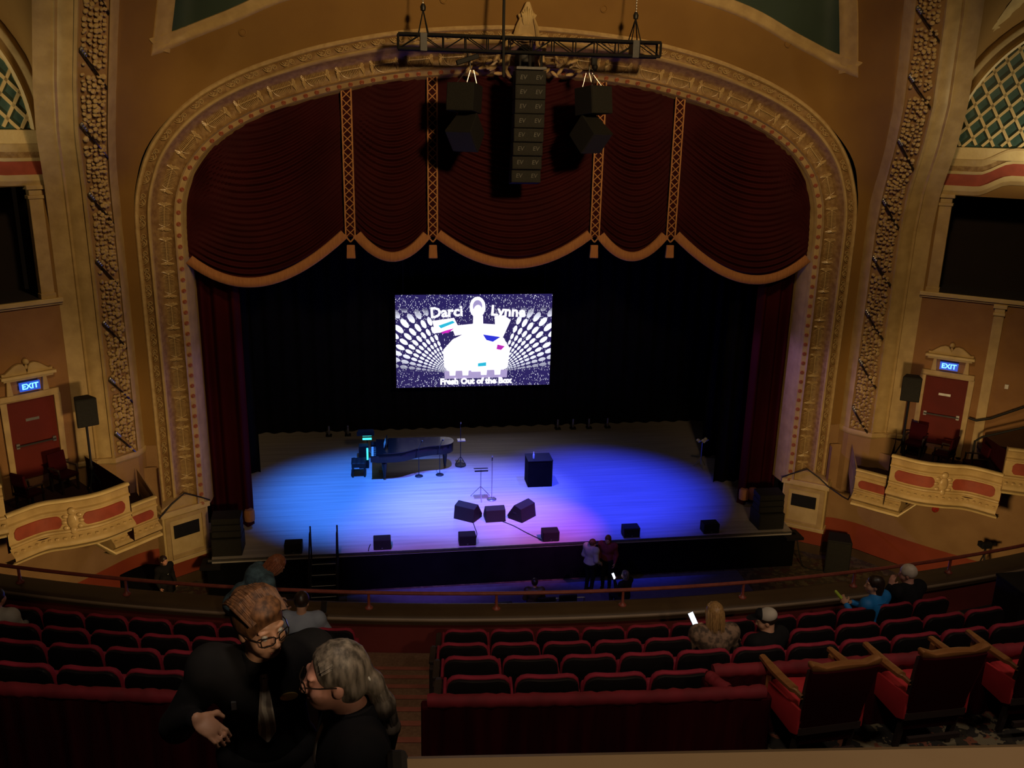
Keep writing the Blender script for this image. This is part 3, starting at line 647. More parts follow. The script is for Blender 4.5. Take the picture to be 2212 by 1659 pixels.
    # upper dado between the frame and the pilaster base
    m = MB(); m.strip([[(sx*9.9, -0.45, z), (sx*10.34, -0.43, z), (sx*10.45, -0.80, z), (sx*10.9, -1.33, z), (sx*11.74, -1.52, z), (sx*12.4, -2.05, z)] for z in (1.0, 3.06)]); m.build('dado', 'stucco_light', lw, smooth=0)

# ---- floors and stage
fl = structure('floor', (0, -6, HF), 'orchestra floor')
m = MB(); m.box((0, -9.0, HF-0.1), (36, 19, 0.2)); m.build('floor_slab', 'house_carpet', fl, smooth=0)
m = MB(); m.box((1.0, -3.2, HF+0.006), (11.8, 3.2, 0.012)); m.build('pit_covering', 'pit_blue_lit', fl, smooth=0)
st = structure('floor_stage', (0, 3, 0), 'wooden stage floor')
m = MB(); m.prism([(-8.6, SY), (8.6, SY), (8.72, -0.1), (8.84, 0.42), (9.7, 0.9), (9.7, 9.3), (-9.7, 9.3), (-9.7, 0.9), (-8.84, 0.42), (-8.72, -0.1)], 1.0, lambda a, b, t: (a, b, -0.12+0.12*t)); m.build('stage_boards', 'stage_wood', st, smooth=0)
m = MB(); m.box((-0.05, SY-0.01, -0.03), (17.3, 0.03, 0.06)); m.build('edge_strip', 'steel', st, smooth=0)
m = MB(); m.box((0, SY+0.06, -0.65), (17.5, 0.10, 1.1)); m.build('apron_front', 'black_cloth', st, smooth=0)
for sx in (-1, 1):
    m = MB(); m.box((sx*8.62, SY+0.05, -0.16), (0.55, 0.6, 0.08)); m.build('side_shelf', 'black_paint', st, smooth=0)
    m = MB(); m.box((sx*8.62, SY+0.55, -0.66), (0.10, 1.0, 1.05)); m.build('apron_return', 'black_paint', st, smooth=0)
wb = structure('wall_back', (0, 9.0, 0), 'black back cloth of the stage')
def drape(m, x0, x1, y, z0, z1, amp, wl, ph=0.0, n=None):
    n = n or max(8, int((x1-x0)/wl*8))
    m.strip([[(x0+(x1-x0)*i/n, y+amp*math.sin(2*PI*(x0+(x1-x0)*i/n)/wl+ph)+0.3*amp*math.sin(5.1*(x0+(x1-x0)*i/n)), z) for z in (z0, z1)] for i in range(n+1)]); return m
drape(MB(), -12, 12, 9.0, 0, 15, 0.08, 0.6).build('back_cloth', 'black_cloth', wb)
for sx in (-1, 1):
    m = MB(); m.strip([[(sx*11.5, y, 0), (sx*11.5, y, 15)] for y in (0.8, 9.2)]); m.build('wing_masking', 'black_cloth', wb)
    m = MB(); m.strip([[(sx*8.8, 0.95, z), (sx*11.6, 0.95, z)] for z in (0, 15)]); m.build('wing_masking', 'black_cloth', wb)
m = MB(); m.strip([[(-12, y, 14.5), (12, y, 14.5)] for y in (0.3, 9.2)]); m.build('fly_masking', 'black_cloth', wb)

# ---- balcony
BC = 11.4
def arc(R, th, z): return (R*math.sin(th), BC-R*math.cos(th), z)
A0, A1 = math.radians(-22), math.radians(23)
def arc_strip(prof, a0=A0, a1=A1, n=60, m=None):
    m = m or MB(); m.strip([[arc(R, a0+(a1-a0)*i/n, z) for R, z in prof] for i in range(n+1)]); return m
bf = structure('wall_balcony', (0, -14.8, 4.0), 'dark red balcony front')
arc_strip([(26.22, 4.3), (26.22, 5.62)]).build('inner_face', 'balcony_red', bf)
arc_strip([(25.90, 5.62), (25.86, 5.5), (25.90, 4.0)]).build('outer_face', 'cream', bf)
arc_strip([(26.27, 5.60), (26.28, 5.66), (26.25, 5.70), (26.2, 5.715), (25.93, 5.715), (25.87, 5.69), (25.87, 5.60), (26.27, 5.60)]).build('ledge', 'ledge_brown', bf)
arc_strip([(26.283, 5.655), (26.285, 5.675), (26.27, 5.695)]).build('ledge_lit_edge', 'parapet_top', bf)  # paler strip paints the lit line along the ledge edge
FZ = [5.15, 5.683, 6.216, 6.75]; RB = [27.02, 28.14, 29.2, 30.28]
TR = [26.2, 27.16, 28.28, 29.34, 30.44]
bl = structure('floor_balcony', (0, -17, 5.15), 'stepped balcony floor')
TA0, TA1 = math.radians(-9.15), math.radians(-6.72)
TB0, TB1 = math.radians(7.5), math.radians(9.9)
for a0, a1 in ((A0, TA0), (TA1, TB0), (TB1, A1)):
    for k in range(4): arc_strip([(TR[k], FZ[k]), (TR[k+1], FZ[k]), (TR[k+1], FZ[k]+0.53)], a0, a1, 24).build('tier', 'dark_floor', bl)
    for k in range(4):
        for a in (a0, a1): m = MB(); m.raw([arc(TR[k], a, FZ[k]-0.6), arc(TR[k+1], a, FZ[k]-0.6), arc(TR[k+1], a, FZ[k]), arc(TR[k], a, FZ[k])], [(0, 1, 2, 3)]); m.build('tier_side', 'dark_floor', bl, fix=False)
    lz_ = 7.28 if a0 > A0 else 6.76
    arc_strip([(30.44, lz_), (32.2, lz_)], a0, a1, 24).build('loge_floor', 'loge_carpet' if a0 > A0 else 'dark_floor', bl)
LZ = 7.28
for r0, r1, z0, z1 in ((32.2, 33.0, 7.28, 7.9), (33.0, 34.4, 7.9, 8.35), (34.4, 35.2, 8.35, 9.3), (35.2, 39.0, 9.3, 10.3)):
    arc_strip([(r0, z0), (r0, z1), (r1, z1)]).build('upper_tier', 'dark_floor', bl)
# aisle steps
def aisle(a0, a1):
    arc_strip([(26.23, 5.155), (26.95, 5.155)], a0, a1, 6).build('aisle_floor', 'step_carpet', bl)
    for k in range(12):
        r0 = 26.95+0.56*k; z0 = 5.15+0.267*k; z1 = z0+0.267; r1 = r0+0.62 if k < 11 else r0+1.6
        arc_strip([(r0, z0-0.3), (r0, z1), (r1, z1)], a0, a1, 6).build('aisle_step', 'step_carpet', bl)
        arc_strip([(r0-0.012, z1-0.045), (r0-0.014, z1+0.006), (r0+0.055, z1+0.006)], a0, a1, 6).build('step_nosing', 'step_nosing', bl)
aisle(TA0, TA1)
aisle(TB0, TB1)
# near parapet in front of the viewer
pp = structure('wall_parapet', (-2.0, -24.1, 10.3), 'brown parapet with a flat top')
y0 = at_z(820, 1625, 11.1); y1 = at_z(2212, 1598, 11.1); dy = (y1.y-y0.y)/(y1.x-y0.x)
def par(x, o, z): return (x, y0.y+dy*(x-y0.x)-o, z)
xa, xb = y0.x+0.02, 1.5
m = MB(); m.raw([par(xa, 0, 11.03), par(xb, 0, 11.03), par(xb, 0.42, 11.03), par(xa, 0.42, 11.03), par(xa, 0, 11.1), par(xb, 0, 11.1), par(xb, 0.42, 11.1), par(xa, 0.42, 11.1)], [(0, 3, 2, 1), (4, 5, 6, 7), (0, 1, 5, 4), (1, 2, 6, 5), (2, 3, 7, 6), (3, 0, 4, 7)]); m.build('parapet_cap', 'parapet_top', pp, smooth=0, bevel=0.015)
m = MB(); m.raw([par(xa+.03, 0.04, 9.6), par(xb, 0.04, 9.6), par(xb, 0.38, 9.6), par(xa+.03, 0.38, 9.6), par(xa+.03, 0.04, 11.03), par(xb, 0.04, 11.03), par(xb, 0.38, 11.03), par(xa+.03, 0.38, 11.03)], [(0, 3, 2, 1), (4, 5, 6, 7), (0, 1, 5, 4), (1, 2, 6, 5), (2, 3, 7, 6), (3, 0, 4, 7)]); m.build('parapet_body', 'balcony_red', pp, smooth=0)
m = MB(); m.raw([par(xa-.012, -0.005, 10.9), par(xa+.02, -0.005, 10.9), par(xa+.02, 0.425, 10.9), par(xa-.012, 0.425, 10.9), par(xa-.012, -0.005, 11.105), par(xa+.02, -0.005, 11.105), par(xa+.02, 0.425, 11.105), par(xa-.012, 0.425, 11.105)], [(0, 3, 2, 1), (4, 5, 6, 7), (0, 1, 5, 4), (1, 2, 6, 5), (2, 3, 7, 6), (3, 0, 4, 7)]); m.build('end_cap', 'black_paint', pp, smooth=0, bevel=0.01)
# ================================================================== HOUSE CURTAIN
def arch_z(x):
    x = abs(x)
    for (xa, za), (xb, zb) in zip(half[4:], half[5:]):
        if xb <= x <= xa: return zb+(za-zb)*(x-xb)/(xa-xb) if xa != xb else za
    return 9.2 if x > 8.9 else 13.13
cu = thing('house_curtain', 'dark red swagged house curtain with gold lattice strips and scalloped fringe', 'curtain', (0, 0.05, 7.4))
def hem_outer(x):
    a = abs(x); P = [(4.62, 8.78), (5.9, 7.83), (7.15, 7.43), (8.9, 8.06)]; r = 0
    for i, (xi, zi) in enumerate(P):
        t = zi
        for j, (xj, _) in enumerate(P):
            if i != j: t *= (a-xj)/(xi-xj)
        r += t
    return r
def hem_mid(c, hw, d): return lambda x: 8.78-d*(1-((x-c)/hw)**2)
SW = [(-8.92, -4.62, hem_outer), (-4.48, -2.36, hem_mid(-3.42, 1.06, 0.66)), (-2.24, 2.24, hem_mid(0, 2.24, 0.86)), (2.36, 4.48, hem_mid(3.42, 1.06, 0.66)), (4.62, 8.92, hem_outer)]
for x0, x1, hem in SW:
    nx, nz = (46 if x1-x0 > 3 else 26), 300
    e0 = hem(x0); rows = []
    for i in range(nx+1):
        t = i/nx; x = x0+(x1-x0)*t; zb = hem(x)+0.22; zt = arch_z(x)+0.12; row = []
        tap = min(1, min(t, 1-t)*5+0.25)
        for j in range(nz+1):
            z = zb+(zt-zb)*j/nz; hgt = (z-zb)/5.0
            w = z-(hem(x)-8.7)*(1.05-0.15*hgt)+0.02*math.sin(x*1.1+z*0.9)
            y = 0.10-(0.075+0.03*math.sin(w*2.3))*tap*(0.5+0.5*math.sin(2*PI*w/0.165+0.8*math.sin(w*3.1)))-0.02*math.sin(w*4.9)-0.06*math.sin(PI*t)
            row.append((x, y, z))
        rows.append(row)
    MB().strip(rows).build('swag', 'velvet_curtain', cu, smooth=70, fix=False)
    rows = []
    for i in range(nx+1):
        x = x0+(x1-x0)*i/nx; z = hem(x); y = -0.06-0.06*math.sin(PI*i/nx)+0.006*math.sin(i*2.6); d = (hem(x+0.01)-hem(x-0.01))/0.02; L = math.hypot(1, d); nxx, nz_ = -d/L, 1/L
        rows.append([(x, y+0.01, z), (x, y-0.02, z+0.02), (x+nxx*0.14, y-0.03, z+nz_*0.14), (x+nxx*0.25, y-0.02, z+nz_*0.25), (x+nxx*0.27, y+0.03, z+nz_*0.27)])
    MB().strip(rows).build('fringe', 'curtain_trim', cu, smooth=60)
for c in (-4.55, -2.30, 2.30, 4.55):
    zt = arch_z(c)+0.05; zb = 8.80; lean = 0.02*(-1 if c > 0 else 1)
    m = MB(); m.box((c, -0.02, (zt+zb)/2), (0.24, 0.02, zt-zb)); bk = m.build('strip_backing', 'velvet_curtain', cu, smooth=0)
    m = MB(); m.box((c-0.125, -0.05, (zt+zb)/2), (0.036, 0.03, zt-zb)); m.box((c+0.125, -0.05, (zt+zb)/2), (0.036, 0.03, zt-zb))
    m.bar((c-0.125, -0.05, zb), (c, -0.05, zb-0.14), 0.036, 0.03, (0, 1, 0)); m.bar((c+0.125, -0.05, zb), (c, -0.05, zb-0.14), 0.036, 0.03, (0, 1, 0))
    m.build('strip_border', 'lattice_gold', cu, smooth=0)
    m = MB(); z = zb; h = 0.225
    while z < zt-0.05:
        z2 = min(zt, z+h); m.bar((c-0.12, -0.052, z), (c+0.12, -0.052, z2), 0.024, 0.016, (0, 1, 0)); m.bar((c+0.12, -0.046, z), (c-0.12, -0.046, z2), 0.024, 0.016, (0, 1, 0)); z += h
    m.build('strip_lattice', 'lattice_gold', cu, smooth=0)
    m = MB(); m.box((c, -0.05, 8.50), (0.22, 0.09, 0.16)); m.box((c, -0.05, 8.34), (0.25, 0.10, 0.26), taper=0.88); m.build('tassel', 'curtain_trim', cu, smooth=0, bevel=0.02)
# ---- side legs
for sx, lab in ((-1, 'dark red side curtain with one gold fringed hem behind the floor stack'), (1, 'dark red side curtain with gold fringed hems beside the small paper stand')):
    t = thing('side_curtain', lab, 'curtain', (sx*8.3, 0.6, 0), 'side curtains inside the arch')
    m = MB(); rows = []
    for i in range(61):
        x = 8.92-1.22*i/60; rows.append([(sx*x, 0.6+0.09*math.sin(x*2*PI/0.42)+0.03*math.sin(x*23), z) for z in (0.02, 2.2, 4.5, 9.4)])
    m.strip(rows); m.build('cloth', 'velvet_leg', t, smooth=70)
    for q in (7.82, 8.12) if sx > 0 else (7.80,):
        m = MB(); m.lathe([(0.10, 0.22), (0.15, 0.25), (0.16, 0.38), (0.155, 0.55), (0.12, 0.60), (0.0, 0.61)], 12, (sx*q, 0.47, 0)); m.build('fringed_hem', 'curtain_trim', t)
    for y, xi in ((2.5, 7.55 if sx > 0 else 8.0), (4.9, 8.0)):
        b = thing('black_leg_curtain', 'black masking curtain hanging at stage %s %s' % ('left' if sx > 0 else 'right', 'nearer the red side curtain' if y < 3 else 'further upstage'), 'curtain', (sx*(xi+1.2), y, 0), 'black masking legs')
        m = MB(); a, c = (xi, 10.6); m.strip([[(sx*(a+(c-a)*i/60), y+0.07*math.sin((a+(c-a)*i/60)*2*PI/0.4), z) for z in (0.01, 9.5)] for i in range(61)]); m.build('cloth', 'black_cloth', b, smooth=70)

# ================================================================== TRUSS AND HANGING SPEAKERS
TY = -2.2
def ty(x, y, Y=TY): return at_y(x, y, Y)
a, b = ty(860, 72), ty(1428, 92); zt = (a.z+b.z)/2; zb = zt-0.33; xa, xb = a.x, b.x
tr = thing('lighting_truss', 'long black box truss hung on two chains above the speaker cluster', 'truss', ((xa+xb)/2, TY, zb))
m = MB()
for dy in (0, 0.33):
    for z in (zb, zt): m.tube([(xa, TY+dy, z), (xb, TY+dy, z)], 0.036, 8)
m.build('chord', 'black_paint', tr)
n = 12
for k in range(n):
    xx0 = xa+(xb-xa)*k/n; xx1 = xa+(xb-xa)*(k+1)/n; m = MB()
    for dy in (0, 0.33):
        p, q = ((xx0, TY+dy, zb), (xx1, TY+dy, zt)) if k % 2 == 0 else ((xx0, TY+dy, zt), (xx1, TY+dy, zb)); m.tube([p, q], 0.014, 6)
    m.tube([(xx0, TY, zt), (xx1, TY+0.33, zt)], 0.014, 6); m.build('diagonal', 'black_paint', tr)
for k in range(n+1):
    x = xa+(xb-xa)*k/n; m = MB()
    for dy in (0, 0.33): m.tube([(x, TY+dy, zb), (x, TY+dy, zt)], 0.016 if 0 < k < n else 0.03, 6)
    for z in (zb, zt): m.tube([(x, TY, z), (x, TY+0.33, z)], 0.014, 6)
    m.build('upright', 'black_paint', tr)
for px in (915, 1376):
    p = ty(px, 60); m = MB(); m.tube([(p.x-0.12, TY, zt), (p.x, TY+0.16, zt+0.55)], 0.015, 6); m.tube([(p.x+0.12, TY+0.33, zt), (p.x, TY+0.16, zt+0.55)], 0.015, 6); m.tube([(p.x+0.12, TY, zt), (p.x, TY+0.16, zt+0.55)], 0.015, 6); m.tube([(p.x-0.12, TY+0.33, zt), (p.x, TY+0.16, zt+0.55)], 0.015, 6); m.build('sling', 'dark_metal', tr)
    m = MB(); m.box((p.x, TY+0.16, zb+0.16), (0.16, 0.40, 0.40)); m.build('clamp', 'dark_metal', tr, smooth=0)
    m = MB(); m.lathe([(0.0, -0.09), (0.06, -0.06), (0.07, 0.02), (0.04, 0.09), (0.0, 0.10)], 10, (p.x, TY+0.16, zt+0.60)); hk = m.build('chain_hook', 'dark_metal', tr)
    m = MB(); z = zt+0.68
    while z < 17.9: m.lathe([(0.010, 0), (0.022, 0.03), (0.010, 0.06)], 6, (p.x, TY+0.16, z)); z += 0.065
    m.build('chain', 'steel', tr, fix=False)
cb = thing('hanging_cable', 'thick black cable hanging down past the truss to the centre speakers', 'cable', tuple(ty(1086, 170)), None)
p = ty(1086, 100); m = MB(); m.tube([(p.x, TY-0.09, 17.9), (p.x, TY-0.09, 14.0), (p.x+0.01, TY-0.09, 13.3), (p.x+0.02, TY-0.09, 12.95)], 0.035, 8); m.build('cable_sheath', 'cable', cb)
# projector-like lamp and motor under the truss
t = thing('spot_lamp', 'black stage lamp clamped slantwise under the truss near its shorter chain', 'lamp', tuple(ty(1010, 125)))
p = ty(1010, 128); m = MB(); m.bar(p+Vector((-0.27, 0, -0.09)), p+Vector((0.27, 0.05, 0.09)), 0.12); m.build('lamp_body', 'black_paint', t, smooth=0, bevel=0.02)
m = MB(); m.tube([p, (p.x, TY+0.05, zb)], 0.02, 6); m.build('clamp_stem', 'dark_metal', t)
t = thing('chain_motor', 'small black chain motor under the truss above the angled speakers', 'motor', tuple(ty(1283, 135)))
p = ty(1283, 133); m = MB(); m.box(p+Vector((0, 0, 0.0)), (0.14, 0.14, 0.18)); m.ell(p+Vector((0.03, 0, -0.13)), (0.08, 0.08, 0.08), 8, 6); m.build('motor_body', 'black_paint', t, bevel=0.02)
m = MB(); m.tube([p, p+Vector((0, 0, -0.55))], 0.012, 6); m.build('drop_chain', 'dark_metal', t)
# centre line array
c0 = ty(1147, 152); ztop = c0.z; zbot = ty(1149, 400).z; nm = 8; mh = (ztop-zbot)/nm
t = thing('line_array', 'tall black column of eight stacked speaker modules hanging in the centre', 'speaker', (c0.x, TY, zbot))
m = MB(); m.box((c0.x, TY+0.15, ztop+0.05), (0.74, 0.5, 0.06)); m.tube([(c0.x-0.25, TY+0.15, ztop+0.05), (c0.x-0.25, TY+0.15, zb)], 0.03, 8); m.tube([(c0.x+0.28, TY+0.15, ztop+0.05), (c0.x+0.28, TY+0.15, zb)], 0.03, 8); m.tube([(c0.x, TY+0.15, ztop+0.05), (c0.x-0.02, TY+0.15, zb)], 0.04, 8); m.build('fly_frame', 'dark_metal', t)
for k in range(nm):
    z = ztop-mh*(k+0.5); tilt = 0.02+0.018*k; yoff = 0.015*k*k*0.5
    R = Matrix.Rotation(-tilt, 3, 'X'); c = Vector((c0.x, TY+0.2+yoff, z))
    m = MB(); m.box(c, (0.76, 0.46, mh-0.012), rot=R); mod = m.build('module', 'speaker_black', t, smooth=0, bevel=0.012)
    m = MB(); m.box(c+R @ Vector((0, -0.235, 0)), (0.72, 0.015, mh-0.05), rot=R); m.build('grille', 'grille', mod, smooth=0)
    for q in (-0.19, 0.20):
        M = (R.to_4x4() @ Matrix.Rotation(PI/2, 4, 'X')); M.translation = c+R @ Vector((q, -0.247, 0)); lettering('logo', 'EV', 0.15, M, 'logo_grey', mod, 0.002, 0.15)
# side hangs: two angled cabinets each
def cabinet(par, c, rot, d=(0.62, 0.66, 0.56)):
    x, y, z = d[0]/2, d[1]/2, d[2]/2; P = [(-x, -y), (x, -y), (x*0.72, y), (-x*0.72, y)]
    m = MB(); m.prism(P, 1.0, lambda a, b, t: rot @ Vector((a, b, -z+2*z*t))+c); ob = m.build('cabinet', 'speaker_black', par, smooth=0, bevel=0.015)
    m = MB(); m.box(c+rot @ Vector((0, -y-0.006, 0)), (d[0]-0.05, 0.014, d[2]-0.05), rot=rot); m.build('grille', 'grille', ob, smooth=0); return ob
for px, py, sgn, lab in ((1008, 212, 1, 'pair of angled black speakers hung nearest the lattice strip and truss lamp'), (1281, 218, -1, 'pair of angled black speakers hung under the chain motor')):
    c = ty(px, py); t = thing('hanging_speaker', lab, 'speaker', (c.x, TY, c.z-1.1), 'angled side speakers under the truss')
    R1 = Euler((math.radians(4), 0, sgn*math.radians(-38)), 'XYZ').to_matrix(); R1 = Matrix.Rotation(sgn*math.radians(-32), 3, 'Z') @ Matrix.Rotation(math.radians(-6), 3, 'X')
    cabinet(t, Vector((c.x, TY+0.1, c.z)), R1, (0.74, 0.70, 0.66))
    R2 = Matrix.Rotation(sgn*math.radians(-34), 3, 'Z') @ Matrix.Rotation(math.radians(40), 3, 'X')
    cabinet(t, Vector((c.x+sgn*0.02, TY+0.12, c.z-0.80)), R2, (0.72, 0.70, 0.66))
    for dx in (-0.26, 0.0, 0.26):
        m = MB(); m.tube([(c.x+dx, TY+0.1, c.z+0.32), (c.x+dx*0.3+sgn*0.1, TY+0.12, c.z+0.66)], 0.010, 5); m.build('sling', 'steel', t)
    m = MB(); m.tube([(c.x+sgn*0.1, TY+0.12, c.z+0.66), (c.x+sgn*0.08, TY+0.15, zb)], 0.012, 5); m.build('hanging_chain', 'dark_metal', t)

# ================================================================== PROJECTION SCREEN
YS = 8.3
q = [at_y(x, y, YS) for x, y in ((853, 636), (1192, 636), (1188, 830), (857, 838))]
sx0 = (q[0].x+q[3].x)/2; sx1 = (q[1].x+q[2].x)/2; sz0 = (q[2].z+q[3].z)/2; sz1 = (q[0].z+q[1].z)/2
SWD, SHT = sx1-sx0, sz1-sz0
def smat(name, col, s):
    m = bpy.data.materials.new(name); m.use_nodes = True; b = m.node_tree.nodes['Principled BSDF']; b.inputs['Base Color'].default_value = (*col, 1); b.inputs['Emission Color'].default_value = (*col, 1); b.inputs['Emission Strength'].default_value = s; MATS[name] = m; return m
for nm_, c_, s_ in (('proj_white', (0.95, 0.93, 1.0), 1.3), ('proj_lilac', (0.45, 0.38, 0.62), 0.8), ('proj_blue', (0.02, 0.03, 0.55), 1.0), ('proj_teal', (0.02, 0.45, 0.60), 1.0), ('proj_magenta', (0.42, 0.02, 0.36), 1.0), ('proj_dark', (0.05, 0.035, 0.09), 0.6)): smat(nm_, c_, s_)
def screen_material():
    m = bpy.data.materials.new('projection'); m.use_nodes = True; N = m.node_tree.nodes; L = m.node_tree.links; b = N['Principled BSDF']; b.inputs['Base Color'].default_value = (0.02, 0.02, 0.03, 1)
    tc = N.new('ShaderNodeTexCoord'); sep = N.new('ShaderNodeSeparateXYZ'); L.new(tc.outputs['Object'], sep.inputs[0])
    def M(op, a, b_=None, c_=None):
        n = N.new('ShaderNodeMath'); n.operation = op
        for i, v in enumerate((a, b_, c_)):
            if v is None: continue
            if isinstance(v, (int, float)): n.inputs[i].default_value = v
            else: L.new(v, n.inputs[i])
        return n.outputs[0]
    X, Z = sep.outputs['X'], sep.outputs['Z']
    # rays of lamps running out from the foot of the picture
    dx = M('ABSOLUTE', X); rx = M('SUBTRACT', dx, 0.9); rz = M('ADD', Z, 1.25); r = M('SQRT', M('ADD', M('MULTIPLY', rx, rx), M('MULTIPLY', rz, rz)))
    ang = M('ARCTAN2', rz, rx)
    ra = M('SINE', M('MULTIPLY', ang, 54.0)); rr = M('SINE', M('MULTIPLY', M('LOGARITHM', M('MAXIMUM', r, 0.05), 2.718), 34.0))
    dots = M('GREATER_THAN', M('MULTIPLY', M('ADD', ra, 1.05), M('ADD', rr, 1.6)), 1.35)
    inside = M('MULTIPLY', M('GREATER_THAN', rx, 0.05), M('MULTIPLY', M('GREATER_THAN', ang, 0.06), M('LESS_THAN', ang, 1.25)))
    fade = M('MULTIPLY', M('SUBTRACT', 1.0, M('SMOOTH_MIN', 1.0, M('MAXIMUM', M('MULTIPLY', M('SUBTRACT', Z, 0.85), 2.2), 0.0), 0.1)), M('MINIMUM', 1.0, M('MULTIPLY', M('MAXIMUM', ang, 0.0), 2.4)))
    ray_ = M('MULTIPLY', M('MULTIPLY', dots, inside), fade)
    mp = N.new('ShaderNodeMapping'); mp.inputs['Rotation'].default_value = (0, math.radians(28), 0); mp.inputs['Scale'].default_value = (30, 1, 11); L.new(tc.outputs['Object'], mp.inputs[0])
    v = N.new('ShaderNodeTexVoronoi'); v.inputs['Scale'].default_value = 1.0; L.new(mp.outputs[0], v.inputs['Vector'])
    sc_ = N.new('ShaderNodeSeparateColor'); L.new(v.outputs['Color'], sc_.inputs[0])
    zone = M('MAXIMUM', M('GREATER_THAN', Z, 0.75), M('LESS_THAN', Z, -1.05)); dens = M('ADD', 0.70, M('MULTIPLY', zone, -0.45))
    spk = M('MULTIPLY', M('LESS_THAN', v.outputs['Distance'], 0.26), M('GREATER_THAN', sc_.outputs[0], dens)); spk = M('MULTIPLY', spk, 0.9)
    tot = M('MAXIMUM', ray_, spk)
    mx = N.new('ShaderNodeMixRGB'); mx.inputs[1].default_value = (0.018, 0.012, 0.085, 1); mx.inputs[2].default_value = (0.86, 0.88, 1.0, 1); L.new(tot, mx.inputs[0])
    L.new(mx.outputs[0], b.inputs['Emission Color']); b.inputs['Emission Strength'].default_value = 1.15; MATS['projection'] = m
screen_material()
scr = thing('projection_screen', 'hanging screen showing a bright show poster with rays of lamps', 'screen', (0.5*(sx0+sx1), YS, sz0))
scx, scz = (sx0+sx1)/2, (sz0+sz1)/2
m = MB(); m.box((0, 0, 0), (SWD, 0.03, SHT)); o = m.build('picture', 'projection', scr, smooth=0, local=True); o.location = (0, 0, SHT/2); PIC = o
m = MB(); m.box((0, 0.03, SHT/2), (SWD+0.12, 0.03, SHT+0.12)); m.build('border', 'black_cloth', scr, smooth=0, local=True)
def spx(x, y): return ((x-1022)/ (1190-855)*SWD, (734-y)/(833-636)*SHT)
def flat(name, pts, mt, off):
    m = MB(); m.prism([spx(*p) for p in pts], 0.004, lambda a, b, t: (a, -0.016-off-t, b)); o = m.build(name, mt, PIC, smooth=0, local=True); return o
def cir(cx, cy, rx, ry, n=20): return [(cx+rx*math.cos(2*PI*i/n), cy+ry*math.sin(2*PI*i/n)) for i in range(n)]
flat('printed_shape', [(955, 752), (975, 730), (1000, 718), (1030, 700), (1060, 716), (1085, 728), (1100, 752), (1095, 792), (1085, 798), (965, 798), (957, 788)], 'proj_white', 0.002)
flat('printed_shape', [(975, 708), (985, 700), (1020, 697), (1040, 697), (1080, 700), (1088, 708), (1080, 722), (1042, 715), (1018, 716), (980, 722)], 'proj_white', 0.006)
flat('printed_shape', cir(1028, 662, 17, 22), 'proj_white', 0.010); flat('printed_shape', cir(1028, 660, 10, 13), 'proj_lilac', 0.013); flat('printed_shape', cir(1029, 672, 10, 15), 'proj_white', 0.016)
flat('printed_shape', [(1019, 680), (1040, 680), (1042, 800), (1016, 800)], 'proj_white', 0.018)
flat('printed_shape', [(932, 690), (978, 684), (986, 700), (975, 712), (938, 716)], 'proj_white', 0.004); flat('printed_shape', [(945, 700), (975, 690), (980, 694), (950, 706)], 'proj_teal', 0.008); flat('printed_shape', [(950, 714), (978, 706), (966, 716), (962, 710), (954, 718)], 'proj_magenta', 0.010)
flat('printed_shape', [(1040, 720), (1078, 726), (1062, 736), (1048, 732)], 'proj_blue', 0.012); flat('printed_shape', [(1030, 782), (1048, 780), (1048, 788), (1030, 789)], 'proj_teal', 0.020); flat('printed_shape', [(1072, 742), (1088, 746), (1080, 754), (1070, 752)], 'proj_magenta', 0.014)
flat('printed_shape', [(957, 798), (1095, 797), (1094, 814), (958, 815)], 'proj_lilac', 0.004)
for x in (975, 1003, 1043, 1073): flat('printed_shape', [(x-7, 797), (x+7, 797), (x+6, 808), (x-6, 808)], 'proj_white', 0.008)
flat('printed_shape', [(1065, 682), (1085, 680), (1100, 690), (1080, 735), (1068, 728)], 'proj_white', 0.003)
def sword(txt, x, y, size, rot=0.0):
    a, b = spx(x, y); M = Matrix.Rotation(PI/2, 4, 'X') @ Matrix.Rotation(rot, 4, 'Z'); M.translation = (a, -0.045, b)
    me = text_mesh(txt, size, 0.002, 0, 0.018); me.transform(M); me.materials.append(MATS['proj_white']); place('lettering', me, PIC, True)
sword('Darci', 962, 672, 0.56, 0.06); sword('Lynne', 1094, 672, 0.56, -0.06); sword('Fresh Out of the Box', 1026, 821, 0.32)
for i in (-0.45, 0.45):
    w_ = thing('screen_wire', 'thin black wire holding up the projection screen', 'wire', (scx+i*SWD, YS+0.03, sz1), 'wires over the screen'); m = MB(); m.tube([(scx+i*SWD, YS+0.03, sz1+0.06), (scx+i*SWD, YS+0.03, 14.5)], 0.008, 5); m.build('wire_strand', 'cable', w_)

# ================================================================== ON THE STAGE
def tripod(par, c, h, r, mt='dark_metal', hub=0.35):
    m = MB(); m.tube([Vector(c)+Vector((0, 0, 0.12)), Vector(c)+Vector((0, 0, h))], 0.014, 7); m.build('pole', mt, par)
    for k in range(3):
        a = 0.5+k*2*PI/3; m = MB(); m.tube([Vector(c)+Vector((0, 0, hub)), Vector(c)+Vector((r*math.cos(a), r*math.sin(a), 0.012))], 0.012, 6); m.build('leg', mt, par)
def round_base(par, c, h, mt='dark_metal', r=0.14):
    m = MB(); m.lathe([(r, 0), (r, 0.02), (r*0.85, 0.035), (0.03, 0.05), (0.02, 0.08)], 18, c); m.build('base', mt, par)
    m = MB(); m.tube([Vector(c)+Vector((0, 0, 0.05)), Vector(c)+Vector((0, 0, h))], 0.013, 8); m.build('pole', mt, par)
def microphone(par, p, d):
    p = Vector(p); d = Vector(d).normalized(); m = MB(); m.tube([p-d*0.16, p], [0.014, 0.02], 8); m.build('microphone', 'black_paint', par)
    m = MB(); m.ell(p+d*0.02, (0.028, 0.028, 0.034), 10, 7); m.build('microphone_head', 'steel', par)
